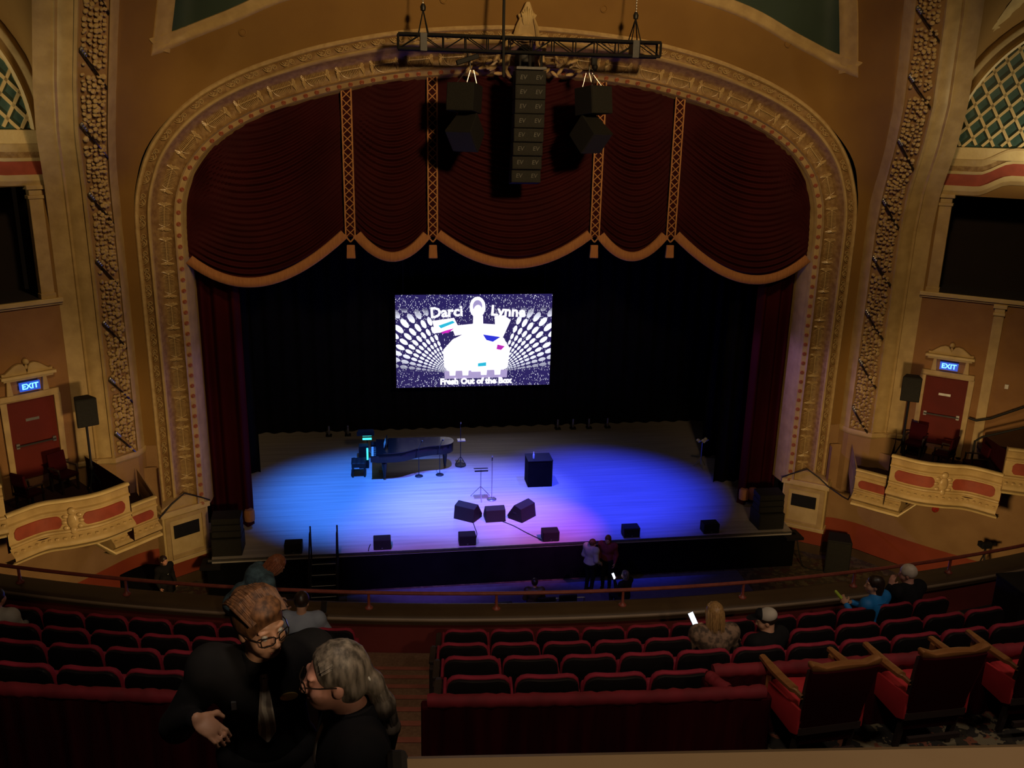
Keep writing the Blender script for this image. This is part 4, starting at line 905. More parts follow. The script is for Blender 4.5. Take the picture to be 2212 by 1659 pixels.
# grand piano
pt = thing('grand_piano', 'black grand piano with a closed lid and music desk', 'piano', (-2.7, 4.5, 0))
X0, Y0 = -4.02, 3.72
oc_ = spline([(0.0, 0.0), (0.5, 0.0), (0.95, 0.08), (1.4, 0.36), (1.9, 0.56), (2.35, 0.62), (2.62, 0.78), (2.72, 1.05), (2.64, 1.34), (2.4, 1.48)], 6)
outl = [(p[0], p[1]) for p in oc_]+[(0.0, 1.5)]
m = MB(); m.prism(outl, 1.0, lambda a, b, t: (X0+a, Y0+b, 0.66+0.32*t)); m.build('case', 'piano_black', pt, smooth=30, bevel=0.012)
lid = [(0.42+a*0.855, 0.012+b*0.99) if a > 0.001 else (0.42, b) for a, b in outl]
m = MB(); m.prism(outl[3:-1]+[(0.45, 1.5), (0.45, 0.0)], 1.0, lambda a, b, t: (X0+a*1.005, Y0+b*1.005-0.004, 0.982+0.028*t)); m.build('lid', 'piano_black', pt, smooth=30)
m = MB(); m.box((X0-0.06, Y0+0.75, 0.70), (0.22, 1.42, 0.06)); m.build('key_bed', 'piano_black', pt, smooth=0, bevel=0.01)
for s_ in (0.02, 1.48): m = MB(); m.box((X0-0.04, Y0+s_, 0.80), (0.28, 0.07, 0.22)); m.build('cheek', 'piano_black', pt, smooth=0, bevel=0.02)
kb = thing  # keyboard keys
m = MB(); m.box((X0-0.08, Y0+0.75, 0.745), (0.15, 1.22, 0.02)); k1 = m.build('white_keys', 'ivory', pt, smooth=0)
for k in range(36):
    if k % 7 in (2, 6): continue
    m = MB(); m.box((X0-0.045, Y0+0.16+k*0.0333, 0.76), (0.08, 0.014, 0.018)); m.build('black_key', 'piano_black', k1, smooth=0)
m = MB(); m.raw([(X0+0.30, Y0+0.35, 1.01), (X0+0.30, Y0+1.15, 1.01), (X0+0.38, Y0+1.15, 1.26), (X0+0.38, Y0+0.35, 1.26), (X0+0.32, Y0+0.35, 1.01), (X0+0.32, Y0+1.15, 1.01), (X0+0.40, Y0+1.15, 1.26), (X0+0.40, Y0+0.35, 1.26)], [(0, 1, 2, 3), (4, 7, 6, 5), (0, 4, 5, 1), (1, 5, 6, 2), (2, 6, 7, 3), (3, 7, 4, 0)]); dk = m.build('music_desk', 'piano_black', pt, smooth=0)
for yy in (0.55, 0.82): m = MB(); m.box((X0+0.305, Y0+yy, 1.13), (0.004, 0.22, 0.20), rot=Matrix.Rotation(0.3, 3, 'Y')); m.build('sheet', 'ivory', dk, smooth=0)
for lx, ly in ((0.28, 0.12), (0.28, 1.38), (2.42, 1.06)):
    m = MB(); m.lathe([(0.045, 0.05), (0.04, 0.10), (0.055, 0.2), (0.085, 0.5), (0.095, 0.60), (0.075, 0.66)], 10, (X0+lx, Y0+ly, 0)); lg = m.build('leg', 'piano_black', pt)
    m = MB(); m.lathe([(0.03, 0.0), (0.045, 0.02), (0.03, 0.06)], 10, (X0+lx, Y0+ly, 0)); m.build('caster', 'brass', lg)
m = MB(); m.box((X0+0.25, Y0+0.75, 0.10), (0.10, 0.30, 0.04)); m.bar((X0+0.25, Y0+0.64, 0.1), (X0+0.32, Y0+0.64, 0.66), 0.03); m.bar((X0+0.25, Y0+0.86, 0.1), (X0+0.32, Y0+0.86, 0.66), 0.03); lyr = m.build('pedal_lyre', 'piano_black', pt, smooth=0)
for k in (-1, 0, 1): m = MB(); m.box((X0+0.15, Y0+0.75+k*0.08, 0.06), (0.14, 0.03, 0.015)); m.build('pedal', 'brass', lyr, smooth=0)
# piano bench
bt = thing('piano_bench', 'black tufted piano bench at the keyboard end of the piano', 'bench', (-4.62, 4.42, 0))
m = MB(); m.grid(lambda u, v: (-4.87+0.5*u, 4.10+0.62*v, 0.50+0.022*abs(math.sin(u*PI*3)*math.sin(v*PI*4))+0.02*min(1, 8*min(u, 1-u, v, 1-v))), 24, 32); m.build('tufted_seat', 'black_paint', bt)
m = MB(); m.box((-4.62, 4.41, 0.43), (0.48, 0.60, 0.14)); m.build('apron', 'piano_black', bt, smooth=0, bevel=0.015)
for dx in (-0.2, 0.2):
    for dy in (-0.26, 0.26): m = MB(); m.box((-4.62+dx, 4.41+dy, 0.18), (0.06, 0.06, 0.36), taper=1.0); m.build('leg', 'piano_black', bt, smooth=0)
# keyboard rack behind the bench
kx = at_y(793, 944, 5.75).x; kt = thing('keyboard_stand', 'keyboard stand with teal glowing screens behind the piano bench', 'stand', (kx, 5.75, 0))
tripod(kt, (kx, 5.8, 0), 1.0, 0.26, 'black_paint')
m = MB(); m.box((kx-0.05, 5.75, 1.02), (0.62, 0.36, 0.05)); m.build('tray', 'black_paint', kt, smooth=0)
for py_, yy in ((948, 5.62), (940, 5.75)):
    zz_ = at_y(793, py_, yy).z; m = MB(); m.box((kx, yy, zz_), (0.32, 0.02, 0.075), rot=Matrix.Rotation(-0.5, 3, 'X')); m.build('lit_panel', 'led_teal', kt, smooth=0)
m = MB(); m.box((kx-0.04, 5.72, 1.10), (0.55, 0.26, 0.10)); m.build('keyboard', 'black_paint', kt, smooth=0)
rk = thing('equipment_rack', 'low dark rack with one upright teal light bar beside the piano', 'rack', (-4.42, 5.05, 0))
m = MB(); m.box((-4.45, 5.08, 0.42), (0.34, 0.30, 0.84)); m.build('case', 'black_paint', rk, smooth=0, bevel=0.015)
m = MB(); m.box((-4.32, 4.92, 0.55), (0.06, 0.02, 0.44)); m.build('light_bar', 'led_teal', rk, smooth=0)
# mic stands along the piano
for px, py, lab in ((905, 1029, 'round-based mic stand by the curved side of the piano, nearer the bench'), (950, 1026, 'round-based mic stand by the piano, nearer its tail')):
    c = at_z(px, py, 0); t = thing('mic_stand', lab, 'mic stand', tuple(c), 'mic stands at the piano'); round_base(t, c, 1.05)
    m = MB(); m.tube([c+Vector((0, 0, 1.05)), c+Vector((0.12, 0.32, 1.18))], 0.010, 6); m.build('boom', 'dark_metal', t); microphone(t, c+Vector((0.14, 0.36, 1.16)), (0.3, 0.8, -0.3))
c = at_z(990, 1006, 0)+Vector((0.08, 0, 0)); t = thing('mic_stand', 'tall tripod mic stand with a small tray off the tail of the piano', 'mic stand', tuple(c)); tripod(t, c, 1.45, 0.22); microphone(t, c+Vector((0, 0, 1.60)), (0.1, -0.3, 1))
m = MB(); m.box(c+Vector((0.02, 0, 0.98)), (0.28, 0.24, 0.03)); m.build('tray', 'steel', t, smooth=0)
m = MB(); m.lathe([(0.2, 0.02), (0.2, 0.05), (0.03, 0.07)], 14, c); m.build('foot_weight', 'dark_metal', t)
c = at_z(1038, 1076, 0); t = thing('music_stand', 'black tray music stand with tripod foot at centre stage', 'music stand', tuple(c)); tripod(t, c, 1.0, 0.36, 'steel', 0.42)
m = MB(); m.box(c+Vector((0, 0, 1.05)), (0.44, 0.30, 0.025), rot=Matrix.Rotation(-0.35, 3, 'X')); m.box(c+Vector((0, -0.15, 1.02)), (0.44, 0.05, 0.03)); m.build('tray', 'black_paint', t, smooth=0)
c = at_z(1062, 1079, 0); t = thing('mic_stand', 'straight chrome mic stand on a round base beside the music stand', 'mic stand', tuple(c)); round_base(t, c, 1.34, 'steel', 0.16); microphone(t, c+Vector((0, -0.02, 1.50)), (0, -0.3, 1))
# black cube with bottle
a = at_z(1140, 1053, 0); b = at_z(1193, 1054, 0); wv = 0.84
t = thing('black_cube_table', 'plain black cube used as a table at centre stage', 'table', ((a.x+b.x)/2, a.y+0.4, 0))
m = MB(); m.box((a.x+wv/2, a.y+0.36, 0.465), (wv, 0.72, 0.93)); m.build('body', 'black_cloth', t, smooth=0, bevel=0.015)
m = MB(); m.box((a.x+wv/2, a.y+0.36, 0.94), (wv+0.02, 0.74, 0.03)); m.build('top', 'black_paint', t, smooth=0, bevel=0.008)
t = thing('water_bottle', 'clear water bottle standing on the black cube', 'bottle', (a.x+0.22, a.y+0.25, 0.955)); m = MB(); m.lathe([(0.0, 0.0), (0.035, 0.0), (0.036, 0.13), (0.03, 0.16), (0.014, 0.19), (0.014, 0.21)], 12, (a.x+0.22, a.y+0.25, 0.955)); m.build('body', 'bottle_clear', t)
m = MB(); m.lathe([(0.017, 0.205), (0.017, 0.23), (0, 0.232)], 10, (a.x+0.22, a.y+0.25, 0.955)); m.build('cap', 'white_paint', t)
# wedge monitors
def wedge(c, rz, sc_, lab, grp):
    t = thing('stage_monitor', lab, 'speaker', tuple(c), grp, rz)
    P = [(-0.30, 0.0), (0.26, 0.0), (0.30, 0.10), (0.02, 0.52), (-0.24, 0.44)]
    m = MB(); m.prism([(y*sc_, z*sc_) for y, z in P], 1.0, lambda y, z, t_: ((-0.36+0.72*t_)*sc_, y, z)); m.build('cabinet', 'speaker_black', t, smooth=0, bevel=0.015, local=True)
    g = [(0.285, 0.125), (0.04, 0.495)]; m = MB(); m.raw([(-0.33*sc_, g[0][0]*sc_+.01, g[0][1]*sc_), (0.33*sc_, g[0][0]*sc_+.01, g[0][1]*sc_), (0.33*sc_, g[1][0]*sc_+.01, g[1][1]*sc_), (-0.33*sc_, g[1][0]*sc_+.01, g[1][1]*sc_)], [(0, 1, 2, 3)]); m.build('grille', 'grille', t, smooth=0, local=True)
    m = MB(); m.box((0, -0.25*sc_, 0.06), (0.2, 0.03, 0.05)); m.build('socket_plate', 'dark_metal', t, smooth=0, local=True)
    for sx in (-1, 1): m = MB(); m.box((sx*0.362*sc_, 0, 0.26*sc_), (0.01, 0.12, 0.05)); m.build('handle', 'dark_metal', t, smooth=0, local=True)
p = at_z(1012, 1122, 0); wedge((p.x, p.y+0.15, 0), -0.62, 0.98, 'black wedge monitor turned towards the mic, on the piano side', 'wedge monitors before the mic')
p = at_z(1069, 1124, 0); wedge((p.x, p.y+0.12, 0), 0.05, 0.86, 'low black wedge monitor between the two turned ones', 'wedge monitors before the mic')
p = at_z(1128, 1120, 0); wedge((p.x, p.y+0.12, 0), 0.75, 1.0, 'black wedge monitor turned towards the mic, on the black cube side', 'wedge monitors before the mic')
# front fill boxes along the stage edge
labs = ['small black box speaker on the stage edge beside the stairs, wing side', 'small black box speaker on the stage edge right after the stairs', 'small black box speaker on the stage edge in front of the wedge monitors', 'small black box speaker on the stage edge behind the pair of standing visitors', 'small black box speaker on the stage edge lit deep blue', 'small black box speaker on the stage edge nearest the big floor stack']
for px, lab in zip((633, 826, 1010, 1190, 1365, 1537), labs):
    c = at_z(px, 1175, 0); c.x = {633: -6.38, 826: -3.88, 1010: -1.41, 1190: 1.07, 1365: 3.54, 1537: 6.04}[px]
    t = thing('front_fill_speaker', lab, 'speaker', (c.x, -1.24, 0), 'front fill speakers along the stage edge')
    m = MB(); m.box((0, 0, 0.16), (0.50, 0.36, 0.30)); m.build('cabinet', 'speaker_black', t, smooth=0, bevel=0.02, local=True)
    m = MB(); m.box((0, -0.183, 0.16), (0.46, 0.012, 0.25)); m.build('grille', 'grille', t, smooth=0, local=True)
    m = MB(); m.box((0, -0.192, 0.06), (0.04, 0.006, 0.02)); m.build('badge', 'steel', t, smooth=0, local=True)
    for dx in (-0.2, 0.2): m = MB(); m.box((dx, 0, 0.008), (0.04, 0.3, 0.016)); m.build('foot', 'black_paint', t, smooth=0, local=True)
# big floor stacks
for sx, lab in ((-1, 'black floor speaker stack at the stage corner beside the bending woman'), (1, 'black floor speaker stack at the stage corner near the brown carpeted floor')):
    cx = -8.2 if sx < 0 else 7.98
    t = thing('floor_speaker_stack', lab, 'speaker', (cx, -0.95, 0), 'floor stacks at the stage corners')
    m = MB(); m.box((cx, -1.0, 0.27), (0.82, 0.72, 0.52)); m.build('subwoofer', 'speaker_black', t, smooth=0, bevel=0.02)
    m = MB(); m.box((cx, -1.366, 0.27), (0.76, 0.012, 0.46)); m.build('grille', 'grille', t, smooth=0)
    for k in range(3):
        m = MB(); m.box((cx, -1.0+0.01*k, 0.63+0.2*k), (0.80, 0.5, 0.185), rot=Matrix.Rotation(0.02+0.04*k, 3, 'X')); mod = m.build('module', 'speaker_black', t, smooth=0, bevel=0.012)
        m = MB(); m.box((cx, -1.255+0.01*k, 0.63+0.2*k), (0.74, 0.012, 0.15), rot=Matrix.Rotation(0.02+0.04*k, 3, 'X')); m.build('grille', 'grille', mod, smooth=0)
# stage stairs
t = thing('stage_stairs', 'black stairs with pale tread edges and two handrails up to the stage', 'stairs', (-5.5, -2.1, HF))
for k in range(5):
    z = -0.2-0.2*k; y = SY-0.05-0.26*(k+1)+0.10
    m = MB(); m.box((-5.5, y+0.13, z-0.02), (0.72, 0.27, 0.04)); tr_ = m.build('tread', 'black_paint', t, smooth=0)
    m = MB(); m.box((-5.5, y-0.005, z+0.003), (0.70, 0.015, 0.012)); m.box((-5.855, y+0.07, z+0.003), (0.015, 0.16, 0.012)); m.box((-5.145, y+0.05, z+0.003), (0.015, 0.12, 0.012)); m.build('edge_tape', 'white_paint', tr_, smooth=0)
    m = MB(); m.box((-5.5, y+0.25, z-0.12), (0.70, 0.02, 0.18)); m.build('riser', 'black_paint', t, smooth=0)
for x in (-5.87, -5.13):
    m = MB(); m.bar((x, SY-0.05, -0.15), (x, SY-1.35, -1.15), 0.04, 0.2); m.build('stringer', 'black_paint', t, smooth=0)
    m = MB(); m.tube([(x, SY-0.04, -0.3), (x, SY-0.04, 0.9), (x, SY-0.3, 0.80), (x, SY-1.25, -0.05), (x, SY-1.25, -1.15)], 0.022, 8); m.build('handrail', 'black_paint', t)
# paper stand in the wings
t = thing('paper_stand', 'small tripod stand holding crumpled white paper in the wings', 'stand', (7.62, 3.9, 0)); tripod(t, (7.62, 3.9, 0), 0.95, 0.25, 'steel')
m = MB(); m.grid(lambda u, v: (7.42+0.4*u, 3.78+0.26*v, 1.0+0.06*math.sin(u*9)*math.cos(v*7)+0.05*u), 14, 10); m.build('paper', 'white_paint', t)
# short posts at the foot of the back cloth
for k, px in enumerate((711, 752, 1213, 1247, 1283, 1325)):
    c = at_z(px, 941, 0); c.y = 8.45
    t = thing('floor_post', 'short grey post at the back cloth, ' + ['behind the keyboard stand', 'behind the piano bench', 'first of the row of four', 'second of the row of four', 'third of the row of four', 'last of the row of four'][k], 'post', tuple(c), 'posts along the back cloth')
    m = MB(); m.box((0, 0, 0.03), (0.22, 0.22, 0.06)); m.build('foot', 'black_paint', t, smooth=0, local=True); m = MB(); m.tube([(0, 0, 0.06), (0, 0, 0.42)], 0.045, 8); m.build('pole', 'steel', t, local=True)
# cables on stage
def cable_thing(name, lab, pts, r=0.012, mt='cable'):
    t = thing(name, lab, 'cable', tuple(pts[0])); m = MB(); m.tube([tuple(p) for p in spline(pts, 6)], r, 6); m.build('cable_sheath', mt, t); return t
cable_thing('stage_cable', 'black cable from the piano-side wedge to the stage edge', [at_z(x, y, 0.014) for x, y in ((1022, 1128), (1026, 1140), (1030, 1152), (1028, 1163))])
cable_thing('stage_cable', 'long black cable slanting from the low wedge to the stage edge', [at_z(x, y, 0.014) for x, y in ((1085, 1126), (1110, 1136), (1140, 1152), (1170, 1166))])
cable_thing('stage_cable', 'short cable looping off the box speaker after the stairs', [at_z(x, y, 0.014) for x, y in ((800, 1176), (797, 1183), (796, 1190))])
# ================================================================== OPERA BOXES
BOXP = [(-0.06, 0.0), (0.05, 0.0), (0.075, -0.025), (0.075, -0.055), (0.03, -0.09), (0.015, -0.11), (0.015, -0.25), (0.06, -0.28), (0.06, -0.325), (0.012, -0.35), (0.012, -0.74), (0.055, -0.76), (0.065, -0.80), (0.02, -0.84), (0.06, -0.90), (0.14, -0.97), (0.18, -1.02), (0.18, -1.08), (0.09, -1.13), (0.05, -1.18), (-0.25, -1.22)]
def box_section(par, sx, ctrl, zt, hs, panels, ends=True, n=7):
    P = spline(ctrl, n); N = len(P); seg_ = [0.0]
    for a, b in zip(P, P[1:]): seg_.append(seg_[-1]+float(np.linalg.norm(b-a)))
    Lt = seg_[-1]
    def fr_(u):
        s = u*Lt; i = min(N-2, max(0, int(np.searchsorted(seg_, s, 'right'))-1)); t = (s-seg_[i])/(seg_[i+1]-seg_[i]); p = P[i]+(P[i+1]-P[i])*t
        d = P[min(i+2, N-1)]-P[max(i-1, 0)]; d /= np.linalg.norm(d); return p, np.array([d[1], -d[0]])
    def pt(u, o, h): p, nn = fr_(u); q = p+nn*o; return (sx*q[0], q[1], zt+h*hs)
    M_ = 40
    MB().strip([[pt(i/M_, o, h) for o, h in BOXP] for i in range(M_+1)]).build('front', 'cream', par, smooth=50)
    MB().strip([[pt(i/M_, o, h) for o, h in ((-0.06, 0.0), (-0.07, -0.02), (-0.07, -0.95))] for i in range(M_+1)]).build('inner_lining', 'velvet_leg', par, smooth=50)
    MB().strip([[pt(i/M_, o, h) for o, h in ((-0.05, 0.005), (0.045, 0.012), (0.08, -0.02), (0.082, -0.05))] for i in range(M_+1)]).build('rail_cap', 'cream_light', par, smooth=50)
    MB().strip([[pt(i/M_, o, h) for o, h in ((0.10, -1.14), (0.0, -1.20), (-0.02, -1.26), (-0.3, -1.28))] for i in range(M_+1)]).build('soffit', 'cream_light', par, smooth=50)
    for u0, u1 in panels:
        rows = []; k = 24
        for i in range(k+1):
            t = i/k; u = u0+(u1-u0)*t; sh_ = min(1.0, math.sqrt(max(0.0, 1-max(0, 1-min(t, 1-t)*Lt*(u1-u0)/0.10)**2))); mid, hw = -0.55, 0.145*max(0.35, sh_)
            rows.append([pt(u, 0.012, mid-hw-0.012), pt(u, 0.03, mid-hw), pt(u, 0.03, mid+hw), pt(u, 0.012, mid+hw+0.012)])
        MB().strip(rows).build('red_panel', 'panel_red', par, smooth=50)
    # beaded row below the panels
    m = MB(); nb = int(Lt/0.16)
    for i in range(nb): m.ell(pt((i+0.5)/nb, 0.10, -0.93), (0.055, 0.04, 0.035), 6, 4)
    m.build('leaf_row', 'gold', par, fix=False)['kind'] = 'stuff'
    return pt, Lt
for sx, nn, dn in ((-1, 7, 'stage right'), (1, 8, 'stage left')):
    bx_ = structure('trim_%d' % nn, (sx*10.5, -4.2, 1.7), 'curved plaster box fronts with red inset panels, '+dn)
    pt1, _ = box_section(bx_, sx, [(9.54, -3.02), (9.78, -3.28), (10.05, -3.60), (10.42, -4.0)], 2.64, 0.80, [(0.08, 0.80)])
    pt2, _ = box_section(bx_, sx, [(9.86, -4.12), (10.38, -4.70), (10.95, -4.97), (11.5, -5.16), (12.0, -5.75)], 3.48, 1.0, [(0.05, 0.41), (0.57, 0.95)])
    pt3, _ = box_section(bx_, sx, [(11.98, -5.72), (12.6, -6.05), (13.3, -6.5), (14.4, -7.4)], 4.2, 1.0, [(0.06, 0.42), (0.56, 0.94)])
    # end returns of the fronts
    for ptf, h, u in ((pt2, 1.0, 0.0), (pt3, 1.0, 0.0)):
        m = MB(); pr = [ptf(u, o, hh) for o, hh in BOXP]; n_ = len(pr); m.raw(pr+[ptf(u, -0.12, 0.0), ptf(u, -0.12, -1.22)], [tuple(range(n_))+(n_+1, n_)]); m.build('end_return', 'cream', bx_, smooth=0, fix=False)
    m = MB(); pr = [pt1(0, o, hh) for o, hh in BOXP]; m.strip([pr, [(sx*10.45, -1.1, p[2]) for p in pr]]); m.build('end_return', 'cream', bx_, smooth=40)
    # bracket below the first front
    m = MB(); m.strip([[pt1(u, o, h) for o, h in ((0.05, -1.2), (0.16, -1.23), (0.18, -1.30), (0.10, -1.36), (-0.1, -1.40), (-0.4, -1.46))] for u in np.linspace(0.0, 1.0, 12)]); m.build('corbel', 'cream_light', bx_, smooth=50)
    m = MB(); pr = [pt1(1.0, o, hh) for o, hh in BOXP]; m.strip([pr, [(sx*11.3, -3.3, p[2]) for p in pr]]); m.build('end_return', 'cream', bx_, smooth=40)
    m = MB(); m.strip([[pt1(1.0, o, h) for o, h in ((0.05, -1.2), (0.16, -1.23), (0.18, -1.30), (0.10, -1.36), (-0.1, -1.40))], [(sx*10.85, -4.30, 2.2-0.02*k) for k in range(5)]]); m.build('corbel', 'cream_light', bx_, smooth=50)
    # cartouche
    for ptf in (pt2, pt3):
        m = MB(); e = lambda u, o, h: Vector(ptf(u, o, h))
        m.ell(e(0.49, 0.04, -0.55), (0.13, 0.06, 0.19), 12, 8); m.ell(e(0.49, 0.06, -0.30), (0.10, 0.06, 0.09), 10, 6); m.ell(e(0.49, 0.05, -0.78), (0.08, 0.05, 0.10), 10, 6)
        for du in (-0.055, 0.055):
            for h in (-0.42, -0.56, -0.70): m.ell(e(0.49+du*(1.15 if h == -0.56 else 0.95), 0.03, h), (0.07, 0.04, 0.05), 8, 5)
        m.build('cartouche', 'gold', bx_)
    # floors and dark interiors
    for pts_, z in ((((9.62, -3.0), (10.45, -3.95), (11.9, -3.0), (11.6, -1.4), (10.5, -1.1)), 1.95), (((9.95, -4.1), (11.0, -4.85), (12.0, -5.6), (13.2, -3.0), (11.9, -1.55)), 2.62), (((12.0, -5.6), (14.4, -7.2), (15.6, -4.9), (13.2, -3.0)), 3.3)):
        m = MB(); m.prism([(sx*a, b) for a, b in pts_], 1.0, lambda a, b, t: (a, b, z-0.15+0.15*t)); m.build('box_floor', 'box_carpet', bx_, smooth=0)
    m = MB(); m.strip([[(sx*9.85, -4.05, 1.9), (sx*9.85, -4.05, 3.40)], [(sx*10.9, -2.6, 1.9), (sx*10.9, -2.6, 3.35)], [(sx*11.6, -1.5, 1.9), (sx*11.6, -1.5, 3.2)]]); m.build('velvet_partition', 'velvet_leg', bx_, smooth=0)
    m = MB(); m.strip([[(sx*12.0, -5.65, 2.5), (sx*12.0, -5.65, 4.10)], [(sx*13.2, -3.2, 2.5), (sx*13.2, -3.2, 3.6)]]); m.build('velvet_partition', 'velvet_leg', bx_, smooth=0)
# chairs in the boxes
def box_chair(loc, rz, lab, grp):
    t = thing('box_chair', lab, 'chair', loc, grp, rz)
    m = MB(); m.box((0, 0, 0.44), (0.50, 0.48, 0.09)); m.build('seat', 'velvet_leg', t, smooth=0, bevel=0.02, local=True)
    m = MB(); m.box((0, -0.23, 0.74), (0.48, 0.06, 0.52), rot=Matrix.Rotation(0.12, 3, 'X')); m.build('backrest', 'velvet_leg', t, smooth=0, bevel=0.02, local=True)
    for sx in (-1, 1):
        m = MB(); m.bar((sx*0.26, -0.22, 0.66), (sx*0.27, 0.18, 0.66), 0.05, 0.035); m.bar((sx*0.26, 0.16, 0.66), (sx*0.25, 0.18, 0.44), 0.035); m.build('armrest', 'seat_frame', t, smooth=0, local=True)
        for yy in (-0.2, 0.2): m = MB(); m.box((sx*0.22, yy, 0.20), (0.045, 0.045, 0.40)); m.build('leg', 'seat_frame', t, smooth=0, local=True)
box_chair((11.72, -2.28, 2.62), 2.3, 'dark armchair by the speaker pole in the box with the handrail', 'chairs in the handrail box')
box_chair((12.05, -3.2, 2.62), 0.6, 'dark armchair in front of the red exit door in the handrail box', 'chairs in the handrail box')
box_chair((12.45, -4.0, 2.62), 1.3, 'dark armchair at the foot of the sloping handrail in the box', 'chairs in the handrail box')
box_chair((-12.3, -3.5, 2.62), -0.6, 'dark armchair before the exit door in the box above the draped table', 'chairs in the box above the draped table')
box_chair((-11.85, -2.4, 2.62), -2.2, 'dark armchair by the speaker pole in the box above the draped table', 'chairs in the box above the draped table')
# pole speakers in the boxes
for sx, px, py, zf, lab in ((-1, 183, 888, 2.62, 'black speaker on a tall pole in the box above the draped table'), (1, 1968, 838, 2.62, 'black speaker on a tall pole in the box with the handrail')):
    c = at_y(px, py, -2.55); t = thing('pole_speaker', lab, 'speaker', (c.x, c.y, zf)); R = Matrix.Rotation(-sx*0.55, 3, 'Z')
    P = [(-0.26, -0.20), (0.26, -0.20), (0.17, 0.20), (-0.17, 0.20)]
    m = MB(); m.prism(P, 1.0, lambda a, b, t_: R @ Vector((a, b, -0.36+0.72*t_))+c); m.build('cabinet', 'speaker_black', t, smooth=0, bevel=0.025)
    m = MB(); m.box(c+R @ Vector((0, -0.206, 0)), (0.46, 0.012, 0.66), rot=R); m.build('grille', 'grille', t, smooth=0)
    m = MB(); m.tube([(c.x, c.y, zf+0.25), (c.x, c.y, c.z-0.34)], 0.03, 8); m.build('pole', 'black_paint', t)
    m = MB(); m.lathe([(0.05, 0), (0.05, 0.14)], 8, (c.x, c.y, zf+0.55)); m.build('collar', 'black_paint', t)
    for k in range(3): a = k*2.094+0.4; m = MB(); m.tube([(c.x, c.y, zf+0.60), (c.x+0.24*math.cos(a), c.y+0.24*math.sin(a), zf+0.02)], 0.02, 6); m.build('leg', 'black_paint', t)
# handrail in the right box
f = bay(1); t = thing('handrail', 'sloping black handrail with a bent end beyond the exit door', 'handrail', f(2.2, 3.2, 0.1))
m = MB(); m.tube([f(1.75, 3.95, 0.10), f(1.95, 3.92, 0.14), f(2.3, 4.05, 0.14), f(3.4, 4.75, 0.14)], 0.035, 8); m.build('upper_rail', 'dark_metal', t)
m = MB(); m.tube([f(2.05, 2.62, 1.1), f(2.05, 3.6, 1.1), f(2.2, 3.75, 1.1), f(3.4, 4.35, 1.1)], 0.03, 8); m.build('lower_rail', 'dark_metal', t)
# wall strobe and fire bell
t = thing('wall_strobe', 'tiny white alarm strobe high on the stucco wall', 'alarm', f(2.55, 5.0, 0.02)); m = MB(); brect(m, f, 2.50, 2.60, 4.95, 5.08, 0, 0.05); m.build('lens', 'white_paint', t, smooth=0, bevel=0.008)
def lower_wall_hit(px, py, sx=1):
    Wp = spline([(10.45, -0.62), (10.95, -1.05), (11.45, -1.75), (12.2, -2.75), (13.3, -4.0), (15.0, -5.8), (16.6, -7.4)], 8); best = None
    for p in Wp:
        q = at_y(px, py, p[1]); e = abs(q.x*sx-p[0])
        if best is None or e < best[0]: best = (e, q)
    return best[1]
c = lower_wall_hit(2020, 1098); t = thing('fire_bell', 'small round red alarm bell on the stucco under the box front', 'alarm bell', tuple(c)); m = MB(); m.lathe([(0.11, 0.0), (0.11, 0.03), (0.08, 0.07), (0.0, 0.085)], 16, (c.x-0.02, c.y-0.03, c.z), Matrix.Rotation(PI/2, 3, 'X') @ Matrix.Rotation(0.0, 3, 'Z')); m.build('gong', 'bell_red', t)
m = MB(); m.ell((c.x-0.04, c.y-0.12, c.z-0.02), (0.02, 0.015, 0.02), 8, 5); m.build('striker', 'steel', t)
# ================================================================== HOUSE FLOOR THINGS
t = thing('subwoofer', 'tall black speaker cabinet standing by the red wainscot', 'speaker', (10.0, -2.0, HF))
R = Matrix.Rotation(-0.45, 3, 'Z'); cc = Vector((9.95, -1.95, HF))
P = [(-0.36, -0.34), (0.36, -0.34), (0.30, 0.34), (-0.30, 0.34)]
m = MB(); m.prism(P, 1.0, lambda a, b, t_: R @ Vector((a, b, 0.03+1.12*t_))+cc); m.build('cabinet', 'speaker_black', t, smooth=0, bevel=0.03)
m = MB(); m.box(cc+R @ Vector((0, -0.346, 0.6)), (0.64, 0.012, 1.0), rot=R); m.build('grille', 'grille', t, smooth=0)
for dx in (-0.25, 0.25): m = MB(); m.box(cc+R @ Vector((dx, 0, 0.015)), (0.06, 0.5, 0.03), rot=R); m.build('foot', 'black_paint', t, smooth=0)
cable_thing('speaker_cable', 'black cables drooping off the stage corner towards the subwoofer', [(8.75, -1.55, -0.15), (8.85, -1.65, -0.7), (9.0, -1.7, -1.1), (9.3, -1.8, -1.185), (9.55, -1.9, -1.185)], 0.018)
c = at_y(2130, 1178, -4.9); t = thing('camera_tripod', 'small black video camera on a spread tripod', 'camera', (c.x, c.y, HF))
m = MB(); m.box(c, (0.30, 0.14, 0.16)); m.tube([c+Vector((0.15, 0, 0.02)), c+Vector((0.30, 0, 0.02))], 0.035, 8); m.build('camera_body', 'black_paint', t, smooth=0, bevel=0.02)
m = MB(); m.box(c+Vector((-0.18, 0, 0.06)), (0.10, 0.10, 0.14)); m.build('viewfinder', 'black_paint', t, smooth=0)
m = MB(); m.tube([c, c+Vector((0, 0, -0.3))], 0.03, 8); m.build('head', 'dark_metal', t)
for k in range(3): a = k*2.094+0.6; m = MB(); m.tube([c+Vector((0, 0, -0.25)), (c.x+0.55*math.cos(a), c.y+0.55*math.sin(a), HF+0.02)], 0.02, 6); m.build('leg', 'dark_metal', t)
